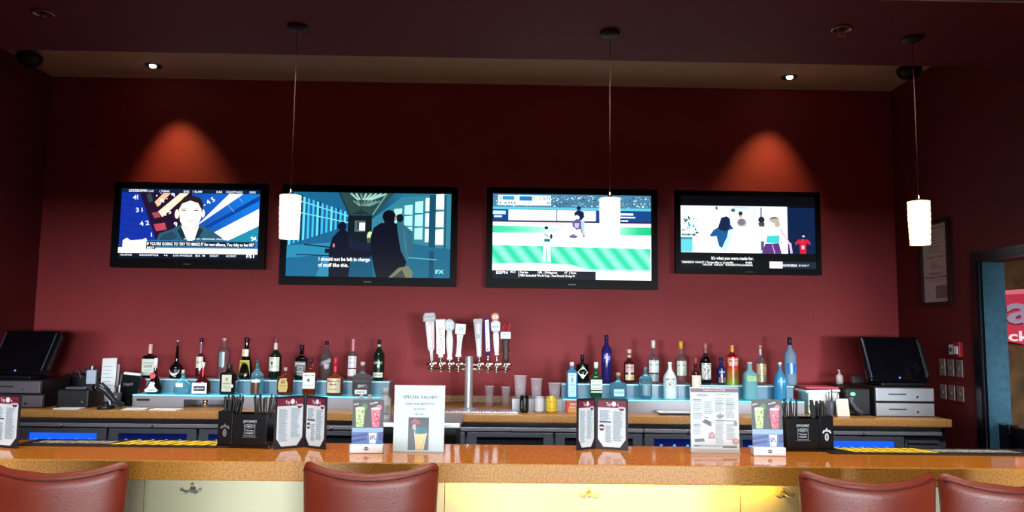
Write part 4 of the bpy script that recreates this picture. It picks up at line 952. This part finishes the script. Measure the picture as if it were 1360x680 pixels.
wb('right one of two white-capped bottles behind the left drinks card', 491.3, 524, .016, 'white-capped bottles behind the left drinks card')

# ------------------------------------------------------------------ front bar
ZBAR = 1.064
t = thing('bar_counter', 'long amber bar counter with a glossy top and thick speckled front edge', 'bar counter', (0, 2.985, 0), R(-.35)*0)
B().box(XL+.004, XR-.004, .012, .50, ZBAR-.012, ZBAR, .0015).ob('bar_top', M_bartop, t)
B().box(XL+.004, XR-.004, 0, .0115, ZBAR-.072, ZBAR, .003).ob('front_edge', M_bar, t)
B().box(XL+.004, XR-.004, .012, .50, ZBAR-.072, ZBAR-.0125).ob('top_core', M_bar, t)
xs = [XL+.004,-2.62,-1.415,-.21,.99,2.2,XR-.004]
for i in range(len(xs)-1):
    B().box(xs[i]+.0015, xs[i+1]-.0015, .20, .23, .12, ZBAR-.0725).ob('front_panel', M_cream, t)
B().box(XL+.004, XR-.004, .2305, .49, .0, ZBAR-.0725).ob('bar_carcass', M_dark, t)
B().box(XL+.004, XR-.004, .23, .2303, .12, ZBAR-.0725).ob('panel_backing', M_black, t)
B().box(XL+.004, XR-.004, .205, .2295, 0, .1195).ob('kickboard', M_black, t)
# LED battens
for i, (p0, p1) in enumerate(((598,735),(752,885),(898,1040))):
    x0 = P(p0,645,3.1)[0]; x1 = P(p1,645,3.1)[0]
    l = thing('led_batten', ['left','middle','right'][i]+' one of three glowing strip lights under the bar overhang', 'strip light', ((x0+x1)/2, 3.13, ZBAR-.0726), 0, 'strip lights under the bar overhang')
    B().box(-(x1-x0)/2, (x1-x0)/2, -.014, .014, -.010, -.0004, .002).ob('housing', M_white, l)
    B().box(-(x1-x0)/2+.004, (x1-x0)/2-.004, -.010, .010, -.016, -.0104, .002).ob('diffuser', M_led_w, l)
# hooks
def hook(label, px, py):
    x, z = P(px, py, 3.17)
    h = thing('purse_hook', label, 'hook', (x, 3.1845, z), 0, 'double hooks under the bar overhang')
    B().tube([(0,0,0),(0,-.006,0)], .011, 16).ob('rosette', M_chrome, h)
    b = B()
    for s_ in (-1,1): b.tube([(0,-.006,.003),(s_*.008,-.022,-.006),(s_*.020,-.030,-.012),(s_*.032,-.032,-.006),(s_*.038,-.032,.004)], [.005,.005,.0045,.004,.005], 8)
    b.tube([(0,-.006,.006),(0,-.016,.015),(0,-.02,.022)], [.006,.005,.006], 8)
    b.tube([(0,-.006,-.004),(0,-.018,-.012)], [.006,.005], 8)
    b.ob('hook_arms', mat('satin_nickel', (170,168,166), .25, metal=.35), h)
hook('leftmost double hook on the cream bar front', 255, 650); hook('middle double hook on the lit yellow bar front', 783, 656); hook('rightmost double hook on the lit bar front by the third stool', 1041, 656)

# ------------------------------------------------------------------ things on the bar
ZT0 = ZBAR+.0008
def folder(label, pxs, base, pyt, ang, seed, cut=True):
    """open bi-fold menu: three px (left edge, spine, right edge)"""
    (xa, ya), (xs_, ys_), (xb, yb) = pxs
    t = thing('menu_folder', label, 'menu', (xs_, ys_, ZT0), 0, 'black bi-fold drink menus standing on the bar')
    for k, (ex, ey, sgn) in enumerate(((xa, ya, -1), (xb, yb, 1))):
        dx, dy = ex-xs_, ey-ys_; w_ = math.hypot(dx, dy)
        rz = math.atan2(dy, dx) if sgn == 1 else math.atan2(-dy, -dx)
        H = pyt
        c = B(); c.box(0 if sgn==1 else -w_, w_ if sgn==1 else 0, -.0, .004, 0, H, .0008); co = c.ob('cover', mat('black_leatherette',(22,18,26),.5), t, (0,0,0), (0,0,rz))
        m_ = .010; a = Art((0,0,100,130), w_-2*m_, H-2*m_-.0, .00008)
        a.poly([(0,0),(100,0),(100,108),(80,130),(20,130),(0,108)],(222,232,238))
        a.rect(0,0,100,20,(126,30,58))
        a.ell(58,9,8,7,(244,244,248)); a.text('Tap',30,14,9,(235,215,222),w=18); a.text('s',70,14,8,(235,215,222),w=5)
        a.ell(86,18,11,10,(60,16,34)); a.ell(86,18,8.5,7,(140,40,70)); a.rect(74,17,98,21,(238,214,222))
        random.seed(seed+k)
        if (seed+k) % 2 == 0:
            a.lines(8,28,44,30,3,(120,150,168),1.4); a.lines(54,28,92,26,3.1,(120,150,168),1.4)
        else:
            a.lines(8,28,46,12,3,(110,130,150),1.5); a.rect(6,58,48,62,(70,46,66)); a.ell(14,76,10,9,(60,22,40)); a.rect(5,74,23,79,(226,216,222)); a.lines(28,70,52,16,3,(110,130,150),1.5); a.lines(56,30,92,28,3,(120,140,156),1.5)
        a.ob('menu_page', PRINT, co, ((w_/2)*sgn, -.0008, m_))
    return t
def bp(px, py): return PZ(px, py, ZBAR)
# left menu: spine in the valley behind or forward
Hm = P(363,528,3.24)[1]-ZBAR
L0 = bp(365,597); 
folder('black bi-fold menu standing between the napkin caddy and the left drinks card', (bp(363,597.5), bp(403.5,594), bp(432,597.5)), 0, Hm, 0, 2)
folder('black bi-fold menu standing at the middle of the bar right of the beer tower', (bp(766,598.5), bp(791,596), bp(834,598.5)), 0, Hm, 0, 12)
folder('black bi-fold menu cut off by the left edge of the view', (bp(-40,596), bp(-16,593), bp(23,596)), 0, Hm, 0, 22)
# drinks cards (table tents)
def tent(label, px, py, rz):
    x, y = bp(px, py)
    t = thing('drinks_card', label, 'table card', (x, y, ZT0), R(rz), 'drinks cards in white stands on the bar')
    B().box(-.067, .067, -.018, .035, 0, .034, .003).ob('stand', M_white, t)
    a = Art((0,0,100,35), .1, .028); a.ell(50,14,9,9,(50,44,60)); a.rect(38,11,62,16,(200,204,214)); a.ob('logo', PRINT, t, (0,-.0192,.002))
    hh = P(px, 531, y)[1]-ZT0-.034
    a = Art((0,0,100,150), .128, hh, .00008)
    a.grid(0,0,100,150,6,8,lambda u,v: mix((38,40,50),(60,110,180),v*1.3-.3))
    a.rect(0,0,50,95,(40,52,44)); a.rect(51,0,100,95,(52,36,48))
    a.poly([(2,14),(22,8),(22,18),(2,24)],(20,20,26)); a.text('MULE',4,20,5,W_,w=16,rot=-.25); a.poly([(54,10),(84,2),(84,12),(54,22)],(14,14,22)); a.text('BAHAMA',56,17,5,W_,w=25,rot=-.25)
    a.poly([(9,28),(40,28),(35,92),(13,92)],(196,220,160)); ps = []
    random.seed(5)
    for k in range(30): 
        q=random.uniform(14,34); v=random.uniform(34,88); ps.append(([(q,v),(q+5,v+2),(q+4,v+7),(q-1,v+5)],random.choice([(150,196,60),(224,240,190),(100,160,60),(236,240,160)])))
    a.many(ps); a.ell(38,24,9,12,(70,130,50)); a.ell(24,30,15,5,(226,234,200))
    a.poly([(58,30),(90,30),(86,92),(64,92)],(226,96,124)); ps=[]
    for k in range(26):
        q=random.uniform(64,82); v=random.uniform(36,86); ps.append(([(q,v),(q+5,v+2),(q+4,v+7),(q-1,v+5)],random.choice([(240,150,170),(206,50,86),(250,200,210)])))
    a.many(ps); a.ell(84,26,9,9,(230,120,150)); a.ell(74,31,15,5,(250,214,220))
    a.rect(0,95,100,150,(70,110,186)); a.rect(0,95,100,110,(140,180,220)); a.poly([(0,120),(50,112),(50,122),(0,130)],(30,60,130)); a.poly([(0,136),(48,128),(48,136),(0,146)],(30,56,120)); a.poly([(84,112),(100,108),(100,136),(86,140)],(36,60,130))
    a.poly([(54,112),(80,112),(77,148),(57,148)],(226,232,238)); a.text('$PL',67,134,13,(40,50,70),w=20,al='c')
    co = a.ob('printed_card', PRINT, t, (0,.006,.034), (R(-3),0,0), thick=.002)
tent('drinks card with green and pink cocktails between the left menu and the special sign', 487, 601.5, 2)
tent('drinks card with green and pink cocktails between the upright menu and the right napkin caddy', 1021, 605, -2)
# special sign
x0, y0 = bp(522,600.5); x1, _ = bp(589,600.5)
t = thing('special_sign', 'white paper sign in a clear holder advertising a special value cocktail', 'sign', ((x0+x1)/2, y0, ZT0))
w_ = x1-x0; hh = P(555,512,y0)[1]-ZT0
a = Art((945,10,1308,475), w_, hh-.012, .00008)
a.rect(945,10,1308,475,(214,236,238))
a.text('SPECIAL VALUE!!!',1132,92,21,(70,84,92),w=248,al='c'); a.text('HAKUNA MATATA',1131,138,15,(80,96,102),w=208,al='c'); a.text('$6 SHORT',1130,176,13,(96,112,116),w=84,al='c'); a.text('$8 TALL',1130,211,12,(96,112,116),w=64,al='c')
a.grid(1050,230,1200,468,4,5,lambda u,v: mix((60,68,74),(110,124,130),v)); 
a.poly([(1098,335),(1176,320),(1186,350),(1158,466),(1108,466)],(236,196,130)); a.poly([(1106,360),(1170,350),(1150,455),(1114,455)],(248,220,160))
a.poly([(1082,318),(1130,296),(1188,310),(1182,345),(1140,350),(1096,345)],(38,120,136)); a.poly([(1060,272),(1095,236),(1140,262),(1136,278),(1098,284)],(176,84,104)); a.line(1098,280,1104,330,6,(206,180,190)); a.ell(1092,300,13,20,(206,190,196)); a.line(1060,275,1140,268,3,(120,40,66))
a.line(1096,330,1108,466,4,(240,244,240)); a.line(1184,345,1160,466,5,(240,244,240))
a.ob('paper', PRINT, t, (0,0,.004), (R(-2),0,0))
B().box(-w_/2-.002, w_/2+.002, .0035, .006, 0, hh, .0008).ob('holder_back', mat('clear_acrylic_sheet',(225,235,238),.1,trans=.5,alpha=.8), t, rot=(R(-2),0,0))
B().box(-w_/2-.002, w_/2+.002, -.012, .05, 0, .003, .0008).ob('holder_foot', mat('clear_acrylic_sheet'), t)
# upright menu
x0, y0 = bp(918.5,601.5); x1, _ = bp(983,602.5)
t = thing('upright_menu', 'single printed food menu in a clear holder with brown header', 'menu', ((x0+x1)/2, y0, ZT0))
w_ = x1-x0; hh = P(950,515,y0)[1]-ZT0
a = Art((58,40,525,660), w_, hh-.006, .00008)
a.grid(58,40,525,660,6,6,lambda u,v: mix((214,228,232),(206,200,192),u*v))
a.rect(58,40,525,82,(116,72,88)); a.text('GAME DAY FAVORITES',290,68,14,(214,190,196),w=220,al='c')
a.ell(172,108,55,20,(190,200,206)); a.text('Appetizers',172,116,16,(110,120,128),w=110,al='c')
random.seed(3)
a.text('DRINK LIST',300,108,14,(120,130,136),w=160)
for x_, y_, n_ in ((80,150,3),(80,190,7),(80,290,5),(80,380,10),(190,170,11),(296,130,6),(296,190,7),(400,140,16),(296,350,1),(296,375,5),(296,430,13),(400,390,13)):
    a.lines(x_,y_,x_+92,n_,12,(120,134,146),5)
for x_, y_, w2 in ((80,155,80),(80,293,90),(80,402,60),(300,190,90),(300,358,200),(400,200,80),(188,326,40)): a.line(x_,y_,x_+w2,y_,6,(104,112,122))
a.poly([(165,372),(195,342),(255,368),(258,410),(240,412)],(104,96,104)); a.poly([(180,372),(200,352),(248,374),(240,396)],(70,62,72)); a.poly([(300,314),(345,285),(388,312),(340,340)],(130,124,124)); a.poly([(325,300),(350,275),(362,305)],(170,160,160))
a.poly([(225,530),(232,480),(262,466),(288,490),(290,530)],(170,110,120)); a.ell(258,500,22,20,(196,150,156)); a.ell(492,385,18,24,(130,140,120)); a.poly([(88,535),(180,530),(188,560),(92,566)],(104,104,108)); a.ell(490,556,34,28,(180,112,96)); a.ell(494,552,20,16,(206,150,130))
a.rect(80,594,500,606,(160,164,170)); a.rect(80,594,140,606,(70,70,80)); a.rect(360,604,500,618,(80,72,80)); a.poly([(58,626),(525,640),(525,660),(58,660)],(196,170,158))
a.ob('printed_sheet', PRINT, t, (0,0,.004), (R(-2),0,0))
B().box(-w_/2-.002, w_/2+.002, .0035, .006, 0, hh, .0008).ob('holder_back', mat('clear_acrylic_sheet'), t, rot=(R(-2),0,0))
B().box(-w_/2-.002, w_/2+.002, -.012, .05, 0, .003, .0008).ob('holder_foot', mat('clear_acrylic_sheet'), t)

# napkin caddies
def caddy(label, cx, cy, rz, mir):
    t = thing('napkin_caddy', label, 'napkin holder', (cx, cy, ZT0), R(rz), 'black napkin and straw caddies on the bar')
    b = B(); b.box(-.115, .115, -.05, .05, 0, .012, .003); b.ob('base', M_blackg, t)
    s = mir
    xa, xb = sorted((-.045*s, .10*s))
    b = B(); b.box(xa, xb, -.05, -.046, .0125, .140, .001); b.ob('front_wall', M_blackg, t)
    b = B(); b.box(xa, xb, .046, .05, .0125, .140, .001); b.box(xa, xa+.004, -.0455, .0455, .0125, .140); b.box(xb-.004, xb, -.0455, .0455, .0125, .140); b.ob('side_walls', M_blackg, t)
    a = Art((0,0,100,140), .062, .082); 
    a.text("JACK DANIEL'S",50,26,15,(200,208,216),w=92,al='c'); a.ell(50,52,34,16,(150,160,172)); a.ell(50,52,30,13,(16,20,28)); a.text('No.7',50,58,12,(190,200,210),w=34,al='c')
    a.text('Tennessee',50,88,12,(180,190,200),w=56,al='c'); a.text('WHISKEY',50,108,12,(180,190,200),w=58,al='c'); a.many([([(12,32),(15,32),(15,122),(12,122)],(140,150,160)),([(85,32),(88,32),(88,122),(85,122)],(140,150,160)),([(12,119),(88,119),(88,122),(12,122)],(140,150,160)),([(-10,128),(100,128),(100,131),(-10,131)],(120,128,138))])
    a.ob('emblem', PRINT, t, (.028*s+.0, -.0508, .04))
    xc, xd = sorted((-.112*s, -.050*s))
    b = B(); b.box(xc, xd, -.045, -.041, .0125, .150, .001); b.box(xc, xd, .041, .045, .0125, .150, .001); b.box(xc, xc+.004, -.0405, .0405, .0125, .150); b.box(xd-.004, xd, -.0405, .0405, .0125, .150)
    b.ob('straw_box', M_blackg, t)
    a = Art((0,0,100,130), .044, .075); a.poly([(4,44),(20,22),(36,26),(50,6),(64,26),(82,22),(98,44),(84,50),(76,40),(50,34),(24,40),(16,50)],(206,214,222) if s == -1 else (96,92,96)); a.ell(50,76,20,28,(206,214,222) if s==-1 else (110,104,104)); a.ell(50,76,10,16,(14,16,22)); a.text('7',50,84,14,(206,214,222),w=9,al='c'); a.ob('emblem', PRINT, t, ((xc+xd)/2, -.0458, .03))
    cx2 = (xc+xd)/2
    def bundle(name, x0, n, z1, sp, lean, thick, y=0, par=t):
        b = B(); random.seed(n)
        for k in range(n):
            u = (k/(n-1)-.5); b.tube([(x0+u*.04, y+random.uniform(-.02,.02), .016), (x0+u*.04+u*sp+lean, y+random.uniform(-.02,.02), z1+random.uniform(-.015,.012))], thick, 6)
        b.ob(name, M_black, par)
    bundle('straws', cx2, 26, .205, .035, .018*s, .0045)
    bundle('stir_sticks', xb-.035 if s == 1 else xa+.035, 16, .215, .055, .005*s, .0028)
    B().box(min(-.04*s,.05*s), max(-.04*s,.05*s), -.035, .04, .013, .118, .003).ob('napkin_stack', mat('black_napkin',(26,24,28),.8), t)
    return t
x0, y0 = bp(325,594.5)
caddy('black napkin caddy with straws beside the left menu, whiskey emblem facing front', x0, y0+.03, -4, 1)
x0, y0 = bp(1072,599)
caddy('black napkin caddy with straws at the right, white emblem on its straw box', x0, y0+.03, 3, -1)
t = thing('blue_cloth', 'small folded blue bar cloth tucked behind the left napkin caddy', 'cloth', (bp(352,590)[0]+.01, 3.44, ZT0), R(10))
B().box(-.035, .04, -.02, .025, 0, .016, .006).ob('cloth', mat('blue_cloth_mat',(40,50,150),.8), t)

# bar mats
def bmat(label, x0, x1, y0, y1, mir):
    t = thing('bar_mat', label, 'bar mat', ((x0+x1)/2, (y0+y1)/2, ZT0), 0, 'black rubber bar mats on the back edge of the bar')
    w_ = x1-x0; d = y1-y0
    B().box(-w_/2, w_/2, -d/2, d/2, 0, .006, .003).ob('rubber_mat', mat('mat_rubber',(16,14,16),.5), t)
    a = Art((0,0,400,60), w_*.94, d*.86, .00006)
    yel, gy = (232,196,40), (196,190,184)
    ps = []; random.seed(9)
    def blk(x, w2, y0_, y1_, c, sh): ps.append(([(x+sh,y0_),(x+w2+sh,y0_),(x+w2-sh,y1_),(x-sh,y1_)], c))
    if mir:
        for k in range(9): blk(176+k*24, random.uniform(14,18), 4, 56, yel, 12)
        for k in range(8): blk(184+k*24, 14, 26, 33, yel, 3)
        for k in range(20): blk(16+k*7.4, random.uniform(2.5,4.5), 14+(k%3)*3, 34+(k%2)*6, gy, 3)
        ps.append(([(10,42),(160,42),(158,45),(8,45)], gy))
    else:
        for k in range(10): blk(28+k*17, random.uniform(10,13), 4, 56, yel, -11)
        for k in range(8): blk(36+k*18, 10, 26, 32, yel, -2)
        for k in range(24): blk(200+k*7, random.uniform(2.5,4.5), 14+(k%3)*3, 34+(k%2)*6, gy, -3)
        ps.append(([(200,42),(372,42),(374,45),(202,45)], gy))
    a.many(ps)
    a.ob('print', artmat('mat_print', rough=.9, base=1.25), t, (0,-d*.43,.0066), (R(-90),0,0))
bmat('black bar mat with yellow and grey lettering at the left of the bar', -2.02, -1.10, 3.31, 3.475, True)
bmat('black bar mat with yellow and grey lettering at the right end of the bar', 1.42, 2.36, 3.31, 3.475, False)

# ------------------------------------------------------------------ bar stools
def stool(label, cx, cy, zt, rz=0, w=.425):
    t = thing('bar_stool', label, 'bar stool', (cx, cy, 0), R(rz), 'oxblood leather bar stools along the bar')
    # upholstered back: wraps gently toward the bar
    b = B(); nu, nv = 26, 16; h = .40; th = .05
    def surf(u, v, side):         # u -1..1, v 0..1
        taper = 1-.075*(1-v)
        e = 1.0
        x = u*w/2*taper
        dip = .038*(1-abs(u)**2.2) + .022*max(0, (abs(u)-.90)/.10)**2.2
        z = zt-h + v*(h-dip)
        y = .055*u*u + .03*(1-v)*0 + side
        return x, y, z
    rings = []
    N = 44
    # horizontal cross-section ring per v, with pillow profile at the edges
    for j in range(nv+1):
        v = j/nv; e = (1-(max(0, (v-.90)/.10))**2.6)**.5 if v < 1 else 0.0
        e2 = (1-(max(0, (.08-v)/.08))**2)**.5 if v > 0 else 0.0
        k = max(.12, min(e, e2))
        ring = []
        for i in range(N):
            a_ = 2*math.pi*i/N; ca, sa = math.cos(a_), math.sin(a_)
            u = math.copysign(abs(ca)**.35, ca); s_ = math.copysign(abs(sa)**.8, sa)
            x, y, z = surf(u, v, s_*th/2*k)
            ring.append((x*(1-.012*(1-k)), y, z))
        rings.append(ring)
    b.loft(rings); b.ob('backrest', M_leather, t)
    # piping seam along the top edge rear
    pts = []
    for i in range(25):
        u = -1+2*i/24; x, y, z = surf(u*.975, .955, -th/2*.86); pts.append((x, y, z))
    B().tube(pts, .0028, 6).ob('seam', mat('dark_seam',(70,20,18),.5), t)
    b = B(); b.box(-.21, .21, -.0+.03, .42, .66, .76, .03, 4); b.ob('seat', M_leather, t)
    for sx in (-1, 1):
        b = B(); b.box(sx*.15-.012, sx*.15+.012, .026, .045, .70, zt-.36); b.ob('back_post', M_wood, t)
        for sy, y in ((0,.06),(1,.38)):
            b = B(); b.tube([(sx*.17, y, .66), (sx*.20, y+(.03 if sy else -.03), 0)], [.018,.015], 10); b.ob('leg', M_wood, t)
    b = B(); b.tube([(-.19,.04,.25),(.19,.04,.25)], .009, 8); b.tube([(-.19,.40,.25),(.19,.40,.25)], .009, 8); b.tube([(-.185,.04,.25),(-.185,.40,.25)], .009, 8); b.tube([(.185,.04,.25),(.185,.40,.25)], .009, 8); b.ob('footrest', M_chrome, t)
    return t
stool('leftmost oxblood leather bar stool, cut off by the left edge', -1.413, 2.50, 1.140, 1, .45)
stool('oxblood leather bar stool in front of the left drinks card and special sign', -.412, 2.53, 1.143, 0, .445)
stool('oxblood leather bar stool in front of the right napkin caddy', 1.212, 2.50, 1.134, 0, .452)
stool('rightmost oxblood leather bar stool, cut off by the right edge', 1.674, 2.50, 1.128, -2, .45)

# ------------------------------------------------------------------ light
def area(name, loc, target, sx, sy, e, col, spread=180):
    l = bpy.data.lights.new(name, 'AREA'); l.shape = 'RECTANGLE'; l.size = sx; l.size_y = sy; l.energy = e; l.color = col; l.spread = R(spread)
    o = bpy.data.objects.new(name, l); COL.objects.link(o); o.location = loc
    o.rotation_euler = (Vector(target)-Vector(loc)).to_track_quat('-Z', 'Y').to_euler(); return o
area('daylight_window', (5.0,-14,1.55), (.6,6.2,1.45), 2.2, 1.7, 215, (.84,.93,1.0), 60)
area('daylight_fill', (-1.6,-14,1.55), (-.6,6.2,1.45), 11, 1.7, 640, (.88,.94,1.0), 90)
area('bar_top_fill', (0,3.05,3.6), (0,3.15,1.0), 6.4, .5, 26, (1,.92,.82), 60)  # added fill without a fixture, brightens the bar top
area('aisle_fill', (0,3.8,3.17), (0,5.3,.85), 6.0, .3, 42, (.95,.95,1.0), 44)  # unseen lamp added to lift the dark cooler fronts
area('bar_front_fill', (0,.9,3.6), (0,3.0,1.0), 6.4, .5, 26, (1,.93,.84), 50)  # extra fill added to lighten the bar edge shaded by the stools
def spot(name, loc, target, e, col, ang, blend, r=.03):
    l = bpy.data.lights.new(name, 'SPOT'); l.energy = e; l.color = col; l.spot_size = R(ang); l.spot_blend = blend; l.shadow_soft_size = r
    o = bpy.data.objects.new(name, l); COL.objects.link(o); o.location = loc
    o.rotation_euler = (Vector(target)-Vector(loc)).to_track_quat('-Z', 'Y').to_euler(); return o
for px, py_, tx in ((204,87,.18),(1048,102,-.12)):
    x, y = PZ(px, py_, ZT)
    spot('downlight_beam', (x+tx*.3, y, ZT-.03), (x+tx, 6.22, 2.2), 44, (1,.74,.26), 62, 1.)
for x0, x1 in ((lx0, lx1), (rx0, rx1)):
    o = area('shelf_led', ((x0+x1)/2, 5.66, ZL+.004), ((x0+x1)/2, 5.70, ZL+.5), x1-x0-.04, .03, .22, (.25,.85,1.), 180)
wd = bpy.data.worlds.new('world'); SC.world = wd; wd.use_nodes = True
wd.node_tree.nodes['Background'].inputs[0].default_value = (.75,.85,1,1); wd.node_tree.nodes['Background'].inputs[1].default_value = .05
